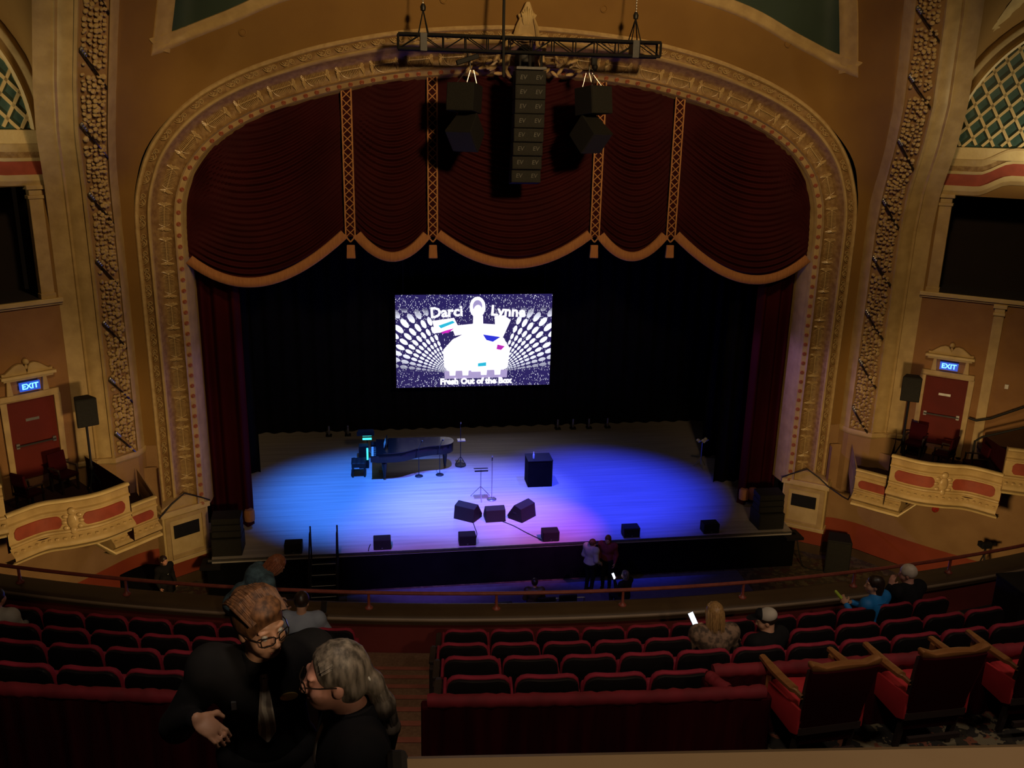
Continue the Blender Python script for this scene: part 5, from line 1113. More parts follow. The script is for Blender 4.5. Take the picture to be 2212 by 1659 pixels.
# draped table at left
c = at_z(315, 1232, HF+0.76); t = thing('draped_table', 'table under a black floor-length cloth by the red wall', 'table', (c.x, c.y, HF))
R = Matrix.Rotation(-0.25, 3, 'Z'); m = MB(); N_ = 56
rows = []
for i in range(N_):
    a = 2*PI*i/N_; ux, uy = math.cos(a), math.sin(a); k = 1/max(abs(ux)/0.62, abs(uy)/0.36); x, y = ux*k, uy*k; wv_ = 0.025*math.sin(a*14)
    rows.append([R @ Vector((x*0.5, y*0.5, 0.76))+Vector((c.x, c.y, HF)), R @ Vector((x, y, 0.76))+Vector((c.x, c.y, HF)), R @ Vector((x*1.02, y*1.03, 0.72))+Vector((c.x, c.y, HF)), R @ Vector((x*(1.06+wv_), y*(1.08+wv_), 0.01))+Vector((c.x, c.y, HF))])
rows.append(rows[0]); m.strip([[tuple(p) for p in r] for r in rows]); m.raw([tuple(r[0]) for r in rows[:-1]], [tuple(range(N_))]); m.build('cloth', 'black_cloth', t, smooth=50)
# orchestra seats in front of the stage
def orch_seat(loc, lab):
    t = thing('orchestra_seat', lab, 'seat', loc, 'orchestra seats behind the balcony rail')
    m = MB(); m.box((0, 0, 0.66), (0.50, 0.07, 0.52), rot=Matrix.Rotation(0.15, 3, 'X')); m.build('backrest', 'seat_black', t, smooth=0, bevel=0.03, local=True)
    m = MB(); m.box((0, 0.24, 0.42), (0.48, 0.44, 0.10)); m.build('seat', 'seat_black', t, smooth=0, bevel=0.03, local=True)
    for sx in (-1, 1): m = MB(); m.box((sx*0.27, 0.12, 0.30), (0.05, 0.40, 0.60)); m.build('standard', 'seat_black', t, smooth=0, local=True)
for k in range(10):
    if k in (7,): continue
    orch_seat((-4.35+0.60*k, -4.3+0.004*k*k, HF), '%s dark orchestra seat from the stage stairs, seen over the balcony rail' % ['first', 'second', 'third', 'fourth', 'fifth', 'sixth', 'seventh', 'eighth', 'ninth', 'tenth'][k])
t = thing('floor_barrier', 'low pale metal bar lying along the orchestra row', 'rail', tuple(at_z(1230, 1296, -0.5))); a, b = at_z(1190, 1293, -0.45), at_z(1262, 1290, -0.45); m = MB(); m.tube([a, b], 0.02, 6); m.tube([a, (a.x, a.y, HF)], 0.02, 6); m.tube([b, (b.x, b.y, HF)], 0.02, 6); m.build('bar', 'steel', t)
# ================================================================== BALCONY FURNITURE
rl = thing('balcony_rail', 'rust red tubular rail on short posts along the balcony ledge', 'railing', (0, -14.7, 5.715))
m = MB(); m.tube([arc(26.06, A0+(A1-A0)*i/80, 5.945) for i in range(81)], 0.026, 8); m.build('handrail', 'rust_rail', rl)
for px, py in ((43, 1258), (272, 1285), (535, 1303), (797, 1313), (1072, 1313), (1345, 1308), (1606, 1293), (1846, 1268), (2047, 1235)):
    p = at_z(px, py, 5.72); th = math.atan2(p.x, BC-p.y); q = arc(26.06, th, 5.715)
    m = MB(); m.lathe([(0.055, 0.0), (0.055, 0.012), (0.03, 0.03), (0.02, 0.06), (0.018, 0.22)], 12, q); m.build('post', 'rust_rail', rl)
# ---- theatre seat
def make_seat():
    t = thing('theatre_seat', 'x', 'seat', (0, 0, 0), 'x')
    def lean(x, y, z): return Vector((x, y-(z-0.42)*0.16+0.05-0.10*x*x, z))
    w2 = 0.266
    top = [(-w2, 0.36), (-w2, 0.76), (-w2+0.012, 0.815), (-w2+0.045, 0.85), (-w2+0.10, 0.862), (-0.06, 0.848), (0.06, 0.848), (w2-0.10, 0.862), (w2-0.045, 0.85), (w2-0.012, 0.815), (w2, 0.76), (w2, 0.36)]
    m = MB(); m.prism(top, 1.0, lambda a, b, q: lean(a, -0.02+0.06*q, b)); m.build('backrest', 'seat_red', t, smooth=50, bevel=0.02, local=True)
    inn = [(a*0.972, b-0.014 if b > 0.5 else b-0.05) for a, b in top]
    m = MB(); m.prism(inn, 1.0, lambda a, b, q: lean(a, -0.055+0.045*q, b)); m.build('back_panel', 'seat_black', t, smooth=50, bevel=0.01, local=True)
    m = MB(); m.box((0, 0.22, 0.44), (0.47, 0.10, 0.34), rot=Matrix.Rotation(-0.2, 3, 'X')); m.build('seat', 'seat_red', t, smooth=50, bevel=0.03, local=True)
    m = MB(); m.box((-0.2815, 0.17, 0.60), (0.028, 0.30, 0.045)); m.build('armrest', 'seat_red', t, smooth=50, bevel=0.01, local=True)
    m = MB(); m.box((-0.2815, 0.12, 0.27), (0.026, 0.34, 0.54)); m.build('standard', 'seat_frame', t, smooth=0, bevel=0.01, local=True)
    return t
proto = make_seat(); used = [False]
def put_seat(R, th, z, lab, grp):
    t = proto if not used[0] else copy_tree(proto); used[0] = True
    t.location = arc(R, th, z); t.rotation_euler = (0, 0, th)
    t['label'] = lab; t['group'] = grp; return t
ORD = ['first', 'second', 'third', 'fourth', 'fifth', 'sixth', 'seventh', 'eighth', 'ninth', 'tenth', 'eleventh', 'twelfth', 'thirteenth', 'fourteenth', 'fifteenth']
ROWN = ['front row', 'second row', 'third row', 'back row']
rs = [-3.18, -3.32, -3.35, -3.41]; cnt = [12, 12, 15, 6]; le = [-4.22, -4.28, -4.30, -4.32]; lcnt = [9, 8, 7, 6]
for k in range(4):
    R = RB[k]
    for i in range(cnt[k]):
        a0 = math.asin(rs[k]/R); th = a0+(i+0.5)*0.563/R
        put_seat(R, th, FZ[k], '%s red-topped theatre seat from the aisle end panel in the %s' % (ORD[i], ROWN[k]), 'centre block seats')
    for i in range(lcnt[k]):
        a0 = math.asin(le[k]/R); th = a0-(i+0.5)*0.567/R
        put_seat(R, th, FZ[k], '%s red-topped theatre seat from the aisle in the %s behind the ushers' % (ORD[i], ROWN[k]), 'side block seats')
    # aisle end panels with lamps
    a0 = math.asin(rs[k]/R)-0.06/R
    t = thing('aisle_end_panel', 'brown end panel at the aisle side of the %s' % ROWN[k], 'panel', arc(R-0.12, a0, FZ[k]), 'aisle end panels', a0)
    m = MB(); m.box((0, 0, 0.30), (0.05, 0.46, 0.60)); m.build('panel', 'seat_frame', t, smooth=0, bevel=0.012, local=True); m = MB(); m.box((0, 0.0, 0.62), (0.065, 0.30, 0.04)); m.build('arm_cap', 'seat_frame', t, smooth=0, bevel=0.012, local=True)
    if k == 2:
        m = MB(); m.box((-0.028, -0.235, 0.20), (0.05, 0.03, 0.22)); m.build('aisle_lamp', 'aisle_glow', t, smooth=0, local=True)
# ---- velvet partitions
def partition(lab, pathf, L, z0, zt, folds=True, r=0.055):
    mid = pathf(0.5); t = thing('velvet_partition', lab, 'partition', (mid[0], mid[1], z0), 'velvet covered partitions')
    N_ = max(12, int(L*26)); m = MB()
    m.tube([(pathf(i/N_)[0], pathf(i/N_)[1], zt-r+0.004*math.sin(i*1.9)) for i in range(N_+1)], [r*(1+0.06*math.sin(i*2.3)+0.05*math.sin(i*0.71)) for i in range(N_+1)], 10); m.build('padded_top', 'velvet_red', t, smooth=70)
    for sgn in (-1, 1):
        rows = []
        for i in range(N_*2+1):
            u = i/(N_*2); p = Vector(pathf(u)+(0,)); q = Vector(pathf(min(1, u+0.01))+(0,))-Vector(pathf(max(0, u-0.01))+(0,)); q.normalize(); nn = Vector((q.y, -q.x, 0))*sgn
            wv_ = 0.010*math.sin(u*L*38)+0.012*math.sin(u*L*17+1)
            rows.append([tuple(p+nn*(r*0.8)+Vector((0, 0, zt-r*1.2))), tuple(p+nn*(r*0.75+wv_*0.6)+Vector((0, 0, zt-0.25))), tuple(p+nn*(r*0.8+wv_*1.6)+Vector((0, 0, z0)))])
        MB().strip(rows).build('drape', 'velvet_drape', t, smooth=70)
    for e in (0, 1):
        p = pathf(e); m = MB(); m.box((p[0], p[1], (z0+zt)/2-0.03), (0.10, 0.10, zt-z0-0.08)); m.build('end_post', 'velvet_drape', t, smooth=0, bevel=0.02)
    return t
def parc(R, xa_, xb_):
    a0, a1 = math.asin(xa_/R), math.asin(xb_/R); return (lambda u: arc(R, a0+(a1-a0)*u, 0)[:2]), abs(R*(a1-a0))
pf_, L_ = parc(30.95, -3.58, -1.05); partition('red velvet partition with a padded top behind the seats, running to the aisle steps', pf_, L_, 6.75, 7.9)
pf_, L_ = parc(30.66, -1.34, 3.6); partition('red velvet partition with a padded top in front of the wooden armchairs', pf_, L_, 6.76, 7.9)
pf_, L_ = parc(30.95, -8.0, -4.78); partition('red velvet partition with a padded top beside the two ushers', pf_, L_, 6.75, 7.9)
a, b = Vector(arc(30.74, math.asin(-1.40/30.7), 0)), Vector(arc(30.90, math.asin(-1.33/30.9), 0)); 
partition('short red velvet return joining the two padded partitions', lambda u: (a.x+(b.x-a.x)*u, a.y+(b.y-a.y)*u), 0.17, 6.77, 7.9, r=0.05)
# ---- wooden armchairs in the loge
def make_armchair():
    t = thing('wooden_armchair', 'x', 'chair', (0, 0, 0), 'wooden armchairs in the loge')
    # local: front +y, back at y=0 top
    def lean(x, y, z): return Vector((x, y-(z-0.42)*0.20+0.06, z))
    P = [(-0.225, 0.20), (0.225, 0.20), (0.270, 0.935), (0.16, 0.92), (-0.16, 0.92), (-0.270, 0.935)]
    m = MB(); m.prism(P, 1.0, lambda a_, b_, q: lean(a_, -0.045+0.05*q, b_)); m.build('back_panel', 'velvet_leg', t, smooth=0, bevel=0.008, local=True)
    m = MB(); m.prism([(-0.19, 0.44), (0.19, 0.44), (0.225, 0.88), (-0.225, 0.88)], 1.0, lambda a_, b_, q: lean(a_, 0.015+0.06*q, b_)); m.build('back_cushion', 'chair_red', t, smooth=40, bevel=0.02, local=True)
    tp = [(-0.285, 0.955), (-0.25, 0.985), (-0.20, 0.97), (-0.10, 0.945), (0.0, 0.955), (0.10, 0.965), (0.20, 0.98), (0.25, 1.0), (0.285, 0.985), (0.275, 0.90), (-0.275, 0.90)]
    tp = [(-0.285, 0.985), (-0.27, 1.0), (-0.16, 0.955), (-0.06, 0.965), (0.06, 0.965), (0.16, 0.955), (0.27, 1.0), (0.285, 0.985), (0.268, 0.935), (0.16, 0.915), (-0.16, 0.915), (-0.268, 0.935)]
    m = MB(); m.prism(tp, 1.0, lambda a_, b_, q: lean(a_, -0.035+0.07*q, b_)); m.build('top_rail', 'chair_wood', t, smooth=40, bevel=0.008, local=True)
    for sx in (-1, 1):
        m = MB(); m.bar(lean(sx*0.225, 0.0, 0.0)+Vector((0, -0.02, 0)), lean(sx*0.240, 0.02, 0.90), 0.04, 0.04); m.build('rear_leg', 'seat_frame', t, smooth=0, local=True)
        m = MB(); m.bar((sx*0.27, 0.50, 0.0), (sx*0.275, 0.50, 0.64), 0.045, 0.045); m.build('front_leg', 'chair_wood', t, smooth=0, local=True)
        m = MB(); pts = [lean(sx*0.262, 0.0, 0.66), Vector((sx*0.285, 0.10, 0.675)), Vector((sx*0.30, 0.28, 0.665)), Vector((sx*0.30, 0.44, 0.655)), Vector((sx*0.295, 0.58, 0.645))]
        S_ = spline([tuple(p) for p in pts], 5)
        rows = [[(p[0]-w_, p[1], p[2]-0.016), (p[0]-w_, p[1], p[2]+0.012), (p[0], p[1], p[2]+0.02), (p[0]+w_, p[1], p[2]+0.012), (p[0]+w_, p[1], p[2]-0.016), (p[0]-w_, p[1], p[2]-0.016)] for p, w_ in ((p, 0.014 if i < 5 else (0.034-0.010*sstep((i-12)/8))) for i, p in enumerate(S_))]
        m.strip(rows); m.raw([rows[-1][k] for k in range(5)], [(0, 1, 2, 3, 4)]); m.build('armrest', 'chair_wood', t, smooth=50, local=True)
        m = MB(); m.prism([(0.02, 0.33), (0.10, 0.29), (0.42, 0.29), (0.50, 0.33), (0.50, 0.48), (0.30, 0.51), (0.02, 0.55)], 1.0, lambda a_, b_, q: Vector((sx*(0.25+0.025*q), a_, b_))); m.build('side_panel', 'chair_red', t, smooth=40, bevel=0.01, local=True)
    m = MB(); m.box((0, 0.28, 0.44), (0.50, 0.52, 0.12)); m.build('seat_cushion', 'chair_red', t, smooth=50, bevel=0.04, local=True)
    m = MB(); m.box((0, 0.27, 0.35), (0.52, 0.50, 0.06)); m.build('seat_rail', 'seat_frame', t, smooth=0, local=True)
    m = MB(); m.bar((-0.22, 0.0, 0.16), (0.22, 0.0, 0.16), 0.03, 0.04); m.build('stretcher', 'seat_frame', t, smooth=0, local=True)
    return t
ac = make_armchair(); first = True
for px, py, rz, lab in ((1826, 1432, 0.06, 'wooden armchair with a bright red seat next to the partition corner'), (2062, 1404, 0.03, 'wooden armchair with a bright red seat between the two other armchairs'), (2296, 1376, 0.0, 'wooden armchair with a bright red seat furthest from the aisle steps')):
    t = ac if first else copy_tree(ac); first = False
    p = at_z(px, py, LZ+0.97); t.location = (p.x+0.0, p.y+0.06, LZ); t.rotation_euler = (0, 0, rz); t['label'] = lab
# black case at the end of the rows
p = at_z(2200, 1345, 5.7); t = thing('equipment_case', 'black equipment case at the end of the second row', 'case', (p.x, p.y, FZ[1])); m = MB(); m.box((p.x, p.y, FZ[1]+0.3), (0.5, 0.5, 0.6)); m.build('body', 'black_paint', t, smooth=0, bevel=0.02); m = MB(); m.box((p.x, p.y, FZ[1]+0.61), (0.52, 0.52, 0.04)); m.build('lid', 'black_paint', t, smooth=0, bevel=0.01)

def seat_down(x, y):
    for o in list(bpy.data.objects):
        if o.name.startswith('theatre_seat') and o.type == 'EMPTY' and math.hypot(o.location.x-x, o.location.y-y) < 0.42:
            for c in o.children:
                if c.name.startswith('seat'):
                    c.matrix_basis = Matrix.Translation((0, 0.28, 0.40)) @ Matrix.Rotation(-1.35, 4, 'X') @ Matrix.Translation((0, -0.22, -0.44)); break
# ================================================================== PEOPLE (smooth blended surfaces)
class SDF:
    def __init__(s): s.p = []
    def cone(s, a, b, ra, rb, k=0.03, op='+'): s.p.append(('c', np.array(a, float), np.array(b, float), ra, rb, k, op)); return s
    def ell(s, c, r, R=None, k=0.03, op='+'): s.p.append(('e', np.array(c, float), np.array(r, float), np.eye(3) if R is None else np.array(R), 0, k, op)); return s
    def chain(s, pts, rs, k=0.03):
        for i in range(len(pts)-1): s.cone(pts[i], pts[i+1], rs[i], rs[i+1], k)
        return s
    def bbox(s, q):
        if q[0] == 'c': m = max(q[3], q[4]); return np.minimum(q[1], q[2])-m, np.maximum(q[1], q[2])+m
        m = float(max(q[2])); return q[1]-m, q[1]+m
    def mesh(s, name, h, mt, smooth_it=1):
        bb = [s.bbox(q) for q in s.p if q[6] == '+']; lo = np.min([b[0] for b in bb], 0)-3*h; hi = np.max([b[1] for b in bb], 0)+3*h
        n = np.ceil((hi-lo)/h).astype(int)+1; D = np.full(n, 0.5, np.float32); ax = [lo[i]+h*np.arange(n[i]) for i in range(3)]
        for q in s.p:
            b0, b1 = s.bbox(q); mg = 2.5*h+q[5]+0.02
            i0 = np.clip(np.floor((b0-mg-lo)/h).astype(int), 0, n-1); i1 = np.clip(np.ceil((b1+mg-lo)/h).astype(int)+1, 1, n)
            if np.any(i1 <= i0): continue
            X, Y, Z = np.meshgrid(ax[0][i0[0]:i1[0]], ax[1][i0[1]:i1[1]], ax[2][i0[2]:i1[2]], indexing='ij')
            if q[0] == 'c':
                a, b = q[1], q[2]; ab = b-a; L2 = max(1e-9, float(ab @ ab)); px, py, pz = X-a[0], Y-a[1], Z-a[2]
                t = np.clip((px*ab[0]+py*ab[1]+pz*ab[2])/L2, 0, 1); d = np.sqrt((px-t*ab[0])**2+(py-t*ab[1])**2+(pz-t*ab[2])**2)-(q[3]+(q[4]-q[3])*t)
            else:
                c, r, R = q[1], q[2], q[3]; px, py, pz = X-c[0], Y-c[1], Z-c[2]
                u = R[0, 0]*px+R[1, 0]*py+R[2, 0]*pz; v = R[0, 1]*px+R[1, 1]*py+R[2, 1]*pz; w_ = R[0, 2]*px+R[1, 2]*py+R[2, 2]*pz
                k0 = np.sqrt((u/r[0])**2+(v/r[1])**2+(w_/r[2])**2); k1 = np.sqrt((u/r[0]**2)**2+(v/r[1]**2)**2+(w_/r[2]**2)**2)+1e-9; d = k0*(k0-1)/k1
            S_ = D[i0[0]:i1[0], i0[1]:i1[1], i0[2]:i1[2]]; k = q[5]
            if q[6] == '+': hh = np.maximum(k-np.abs(S_-d), 0)/k; S_[...] = np.minimum(S_, d)-hh*hh*k*0.25
            else: e = -d; hh = np.maximum(k-np.abs(S_-e), 0)/k; S_[...] = np.maximum(S_, e)+hh*hh*k*0.25
        # surface nets
        sg = D < 0; nx, ny, nz = n-1; acc = np.zeros((nx, ny, nz, 3), np.float32); cnt_ = np.zeros((nx, ny, nz), np.int32)
        cor = [(i, j, k) for i in (0, 1) for j in (0, 1) for k in (0, 1)]
        def sub(A, c): return A[c[0]:c[0]+nx, c[1]:c[1]+ny, c[2]:c[2]+nz]
        for a in cor:
            for axis in range(3):
                if a[axis]: continue
                b = list(a); b[axis] = 1; da, db = sub(D, a), sub(D, b); m = sub(sg, a) != sub(sg, b)
                t = np.where(m, da/(da-db+1e-12), 0)
                for q in range(3): acc[..., q] += np.where(m, a[q]+(t if q == axis else 0), 0)
                cnt_ += m
        act = cnt_ > 0; idx = np.full((nx, ny, nz), -1, np.int64); idx[act] = np.arange(act.sum())
        V = (np.argwhere(act)+acc[act]/cnt_[act][:, None])*h+lo; F = []
        for axis in range(3):
            o1, o2 = [(1, 2), (2, 0), (0, 1)][axis]
            sl0 = [slice(None)]*3; sl1 = [slice(None)]*3; sl0[axis] = slice(0, n[axis]-1); sl1[axis] = slice(1, n[axis])
            ch = sg[tuple(sl0)] != sg[tuple(sl1)]; E_ = np.argwhere(ch); ok = (E_[:, o1] > 0) & (E_[:, o2] > 0) & (E_[:, o1] < n[o1]-1) & (E_[:, o2] < n[o2]-1); E_ = E_[ok]
            ins = sg[tuple(E_.T)]; d1 = np.zeros(3, int); d1[o1] = 1; d2 = np.zeros(3, int); d2[o2] = 1
            Q = np.stack([idx[tuple((E_-d1-d2).T)], idx[tuple((E_-d2).T)], idx[tuple(E_.T)], idx[tuple((E_-d1).T)]], 1); Q[~ins] = Q[~ins][:, ::-1]; F.append(Q)
        F = np.concatenate(F); F = F[(F >= 0).all(1)]
        me = bpy.data.meshes.new(name); me.from_pydata(V.tolist(), [], F.tolist()); me.update()
        for p_ in me.polygons: p_.use_smooth = True
        me.materials.append(MATS[mt]); return me
def basis(fwd, pitch=0.0, rollv=0.0):
    f = Vector((fwd[0], fwd[1], 0)).normalized(); r = Vector((f.y, -f.x, 0)); u = Vector((0, 0, 1))
    f2 = f*math.cos(pitch)-u*math.sin(pitch); u2 = u*math.cos(pitch)+f*math.sin(pitch)
    r2 = r*math.cos(rollv)+u2*math.sin(rollv); u3 = u2*math.cos(rollv)-r*math.sin(rollv)
    return np.array([[r2.x, f2.x, u3.x], [r2.y, f2.y, u3.y], [r2.z, f2.z, u3.z]])
def hand(S_, w, d, nrm, side, curl=0.6, sc=1.0, fr=0.0088):
    w, d, nrm = (np.array(x, float) for x in (w, d, nrm)); d /= np.linalg.norm(d); nrm -= d*(nrm @ d); nrm /= np.linalg.norm(nrm); ac = np.cross(d, nrm)*side
    R = np.stack([ac, d, nrm], 1)
    S_.ell(w+d*0.05*sc, (0.042*sc, 0.055*sc, 0.017*sc), R, 0.015)
    for i, (off, L) in enumerate(((-0.030, 0.058), (-0.010, 0.076), (0.011, 0.082), (0.031, 0.072))):
        b = w+d*0.092*sc+ac*off*sc; d1 = d*math.cos(curl*0.6)+nrm*math.sin(curl*0.6)+ac*off*1.2; d1 /= np.linalg.norm(d1); d2 = d*math.cos(curl*1.5)+nrm*math.sin(curl*1.5); m1 = b+d1*L*0.5*sc; m2 = m1+d2*L*0.5*sc
        S_.chain([b-d*0.02, m1, m2], [fr*1.12*sc, fr*sc, fr*0.85*sc], 0.006)
    t0 = w+d*0.025*sc+ac*0.032*sc; t1 = t0+(d*0.6+ac*0.75+nrm*0.25)*0.045*sc; t2 = t1+(d*0.9+ac*0.2+nrm*0.4)*0.032*sc; S_.chain([t0, t1, t2], [0.014*sc, 0.0115*sc, 0.009*sc], 0.012)
STAND = dict(pelvis=(0, -.02, .93), waist=(0, 0, 1.08), chest=(0, .01, 1.28), neck=(0, -.01, 1.45), head=(0, .02, 1.60), sh=(.185, 0, 1.40), el=(.25, -.03, 1.12), wr=(.24, .10, .90), hip=(.095, 0, .92), knee=(.10, .02, .50), ank=(.10, -.03, .09))
SIT = dict(pelvis=(0, 0, .52), waist=(0, .0, .66), chest=(0, -.02, .86), neck=(0, -.01, 1.03), head=(0, .04, 1.18), sh=(.185, -.01, .98), el=(.25, .05, .72), wr=(.14, .28, .66), hip=(.10, .02, .50), knee=(.12, .38, .50), ank=(.12, .36, .09))
def person(label, base, fwd, pose, top, hair, hair_mat, skin='skin', leg='jacket_black', hd=None, pitch=0.0, over=None, res=0.011, girth=1.0, group=None, short_sleeve=False, extra_hair=None, face=True, hands=True, headscale=1.0, shoes=True, rollv=0.0, cut=None):
    J = dict(pose); J.update(over or {}); base = np.array(base, float); B = basis(fwd)
    def W(p): return base+B @ np.array(p, float)
    def P(nm, s): return W(J[nm+('R' if s > 0 else 'L')]) if nm+('R' if s > 0 else 'L') in J else W((s*J[nm][0], J[nm][1], J[nm][2]))
    t = thing('person', label, 'person', tuple(base), group)
    hb = basis(hd or fwd, pitch, rollv); hc = W(J['head']); hs = headscale
    def Hd(p): return hc+hb @ (np.array(p, float)*hs)
    g = girth
    # --- body
    S_ = SDF()
    S_.ell(Hd((0, -.012, .032)), np.array((.074, .094, .092))*hs, hb, 0.02); S_.ell(Hd((0, .030, -.028)), np.array((.060, .068, .088))*hs, hb, 0.03); S_.ell(Hd((0, .052, -.082)), np.array((.036, .040, .032))*hs, hb, 0.03)
    for s in (-1, 1):
        S_.ell(Hd((s*.038, .052, -.035)), np.array((.030, .036, .034))*hs, hb, 0.02); S_.ell(Hd((s*.076, -.008, -.012)), np.array((.011, .021, .032))*hs, hb, 0.008)
        if face:
            S_.ell(Hd((s*.030, .080, .036)), np.array((.026, .016, .010))*hs, hb, 0.012); S_.ell(Hd((s*.031, .102, .010)), np.array((.019, .018, .013))*hs, hb, 0.012, '-'); S_.ell(Hd((s*.031, .080, .010)), np.array((.014, .013, .012))*hs, hb, 0.004)
    if face:
        S_.cone(Hd((0, .088, .022)), Hd((0, .112, -.026)), .009*hs, .015*hs, 0.012); S_.ell(Hd((.010, .102, -.032)), np.array((.010, .010, .008))*hs, hb, 0.006); S_.ell(Hd((-.010, .102, -.032)), np.array((.010, .010, .008))*hs, hb, 0.006)
        S_.ell(Hd((0, .094, -.058)), np.array((.024, .012, .007))*hs, hb, 0.006); S_.ell(Hd((0, .090, -.072)), np.array((.020, .012, .008))*hs, hb, 0.006); S_.ell(Hd((0, .106, -.065)), np.array((.024, .010, .0025))*hs, hb, 0.004, '-')
    nk = W(J['neck']); S_.cone(Hd((0, -.025, -.06)), nk, .052*hs, .060, 0.03)
    ch, wa, pe = W(J['chest']), W(J['waist']), W(J['pelvis'])
    S_.cone(nk, ch, .05, .09*g, 0.04).cone(ch, wa, .09*g, .085*g, 0.04).cone(wa, pe, .085*g, .09*g, 0.04)
    for s in (-1, 1):
        sh, el, wr = P('sh', s), P('el', s), P('wr', s)
        S_.cone(nk, sh, .045, .045, 0.03).cone(sh, el, .043, .038, 0.03).cone(el, wr, .038, .026, 0.02)
        hp, kn, an = P('hip', s), P('knee', s), P('ank', s); S_.cone(pe, hp, .07, .07, 0.03).cone(hp, kn, .065, .048, 0.03).cone(kn, an, .046, .034, 0.03)
        if hands:
            d = J.get('hd'+('R' if s > 0 else 'L')); d = B @ np.array(d) if d is not None else (wr-el)/np.linalg.norm(wr-el)
            nn = J.get('hn'+('R' if s > 0 else 'L')); nn = B @ np.array(nn) if nn is not None else B @ np.array((-s*.8, .2, -.5))
            hand(S_, wr, d, nn, J.get('hs'+('R' if s > 0 else 'L'), s), J.get('curl', 0.7), 1.0, 0.0092 if res > .009 else 0.0085)
    place('body', S_.mesh('body', res*0.86, skin), t)
    # --- clothes
    S_ = SDF(); r = B @ np.array((1.0, 0, 0)); 
    S_.ell(ch+np.array((0, 0, .02)), (.165*g, .115*g, .19), B, 0.06); S_.ell(wa, (.150*g, .115*g, .16), B, 0.06); S_.ell(pe+np.array((0, 0, .03)), (.165*g, .125*g, .13), B, 0.06)
    S_.cone(nk-np.array((0, 0, .01)), ch, .066, .10, 0.05)
    for s in (-1, 1):
        sh, el, wr = P('sh', s), P('el', s), P('wr', s); S_.cone(nk-np.array((0, 0, .03)), sh, .062, .070*g, 0.04); S_.cone(sh, ch, .08*g, .10*g, 0.06)
        if short_sleeve: S_.cone(sh, sh+(el-sh)*0.8, .070*g, .062*g, 0.03)
        else: S_.cone(sh, el, .068*g, .056*g, 0.03).cone(el, el+(wr-el)*0.93, .056*g, .040, 0.03)
    place(top[0], S_.mesh(top[0], res, top[1]), t)
    S_ = SDF(); S_.ell(pe, (.168*g, .128*g, .11), B, 0.05)
    for s in (-1, 1):
        hp, kn, an = P('hip', s), P('knee', s), P('ank', s); S_.cone(pe, hp, .10*g, .095*g, 0.04).cone(hp, kn, .092*g, .066, 0.04).cone(kn, an, .064, .052, 0.03)
    place('trousers', S_.mesh('trousers', max(res, .012), leg), t)
    for s in (-1, 1):
        an = P('ank', s); S_ = SDF(); S_.ell(an+B @ np.array((0, .055, -.045)), (.045, .125, .042), B, 0.02).cone(an+B @ np.array((0, -.02, -.02)), an, .042, .042, 0.02); place('shoe', S_.mesh('shoe', .012, 'black_paint'), t)
    # --- hair
    S_ = SDF(); v = hair
    S_.ell(Hd((0, -.022, .040)), np.array((.084+v*.5, .104+v*.5, .098+v*.6))*hs, hb, 0.02)
    if extra_hair: extra_hair(S_, Hd, hb, hs)
    S_.ell(Hd((0, .095, -.055)), np.array((.082, .080, .112))*hs, hb, 0.02, '-')
    for s in (-1, 1): S_.ell(Hd((s*.085, .012, -.05)), np.array((.03, .05, .055))*hs, hb, 0.015, '-')
    if cut: cut(S_, Hd, hb, hs)
    if hair > 0: place('hair', S_.mesh('hair', res*0.8, hair_mat), t)
    return t, Hd, hb, W, J
def glasses(t, Hd, hs=1.0):
    m = MB()
    for s in (-1, 1):
        lens = [(-.026, .012), (-.020, .019), (.020, .020), (.027, .013), (.025, -.010), (.016, -.019), (-.014, -.019), (-.024, -.010)]
        m.tube([Hd((s*.034+a, .116-0.9*(abs(s*.034+a)-.02)**1 * .35, .008+b)) for a, b in lens], .0028, 6, closed=True); m.tube([Hd((s*.060, .102, .016)), Hd((s*.078, .055, .014)), Hd((s*.086, -.005, .010))], .0026, 6)
    m.tube([Hd((-.010, .119, .013)), Hd((0, .121, .015)), Hd((.010, .119, .013))], .0026, 6); m.build('glasses', 'lens_dark', t)
def locks(t, Hd, mt, n, fn, r=0.006, seed=3):
    rnd = random.Random(seed); m = MB()
    for i in range(n):
        P_ = fn(rnd, i/n); k = len(P_); m.tube([Hd(p) for p in P_], [r*(0.6+0.6*rnd.random())*(1-0.75*abs(2*j/(k-1)-0.9)**2) for j in range(k)], 5)
    m.build('hair_strands', mt, t, fix=False)
from mathutils.bvhtree import BVHTree
def onto(t, part, W, J_pts, off=0.006):
    o = [c for c in t.children if c.name.split('.')[0] == part][0]; tree = BVHTree.FromPolygons([v.co[:] for v in o.data.vertices], [p.vertices[:] for p in o.data.polygons]); out = []
    for x, z in J_pts:
        a = Vector(W((x, 0.8, z))); d = (Vector(W((x, 0.0, z)))-a).normalized(); h = tree.ray_cast(a, d); out.append((h[0]-d*off) if h[0] else Vector(W((x, .2, z))))
    return out
def strip_on(name, t, part, W, rows, mt, off=0.006):
    m = MB(); m.strip([[tuple(p) for p in onto(t, part, W, [(a+(b-a)*q/4, z) for q in range(5)], off)] for a, b, z in rows]); return m.build(name, mt, t, smooth=60)
def collar(t, W, J, mt, r=0.068):
    n_ = np.array(J['neck'], float); m = MB(); rows = []
    for i in range(25):
        a = 2*PI*i/24; c, s_ = math.cos(a), math.sin(a); dip = -.035*max(0, s_)**3
        rows.append([tuple(W((n_[0]+r*c, n_[1]+r*s_, n_[2]+.035+dip))), tuple(W((n_[0]+(r+.012)*c, n_[1]+(r+.012)*s_, n_[2]+.04+dip))), tuple(W((n_[0]+(r+.03)*c, n_[1]+(r+.03)*s_, n_[2]-.01+dip)))])
    m.strip(rows); m.build('collar', mt, t, smooth=60)
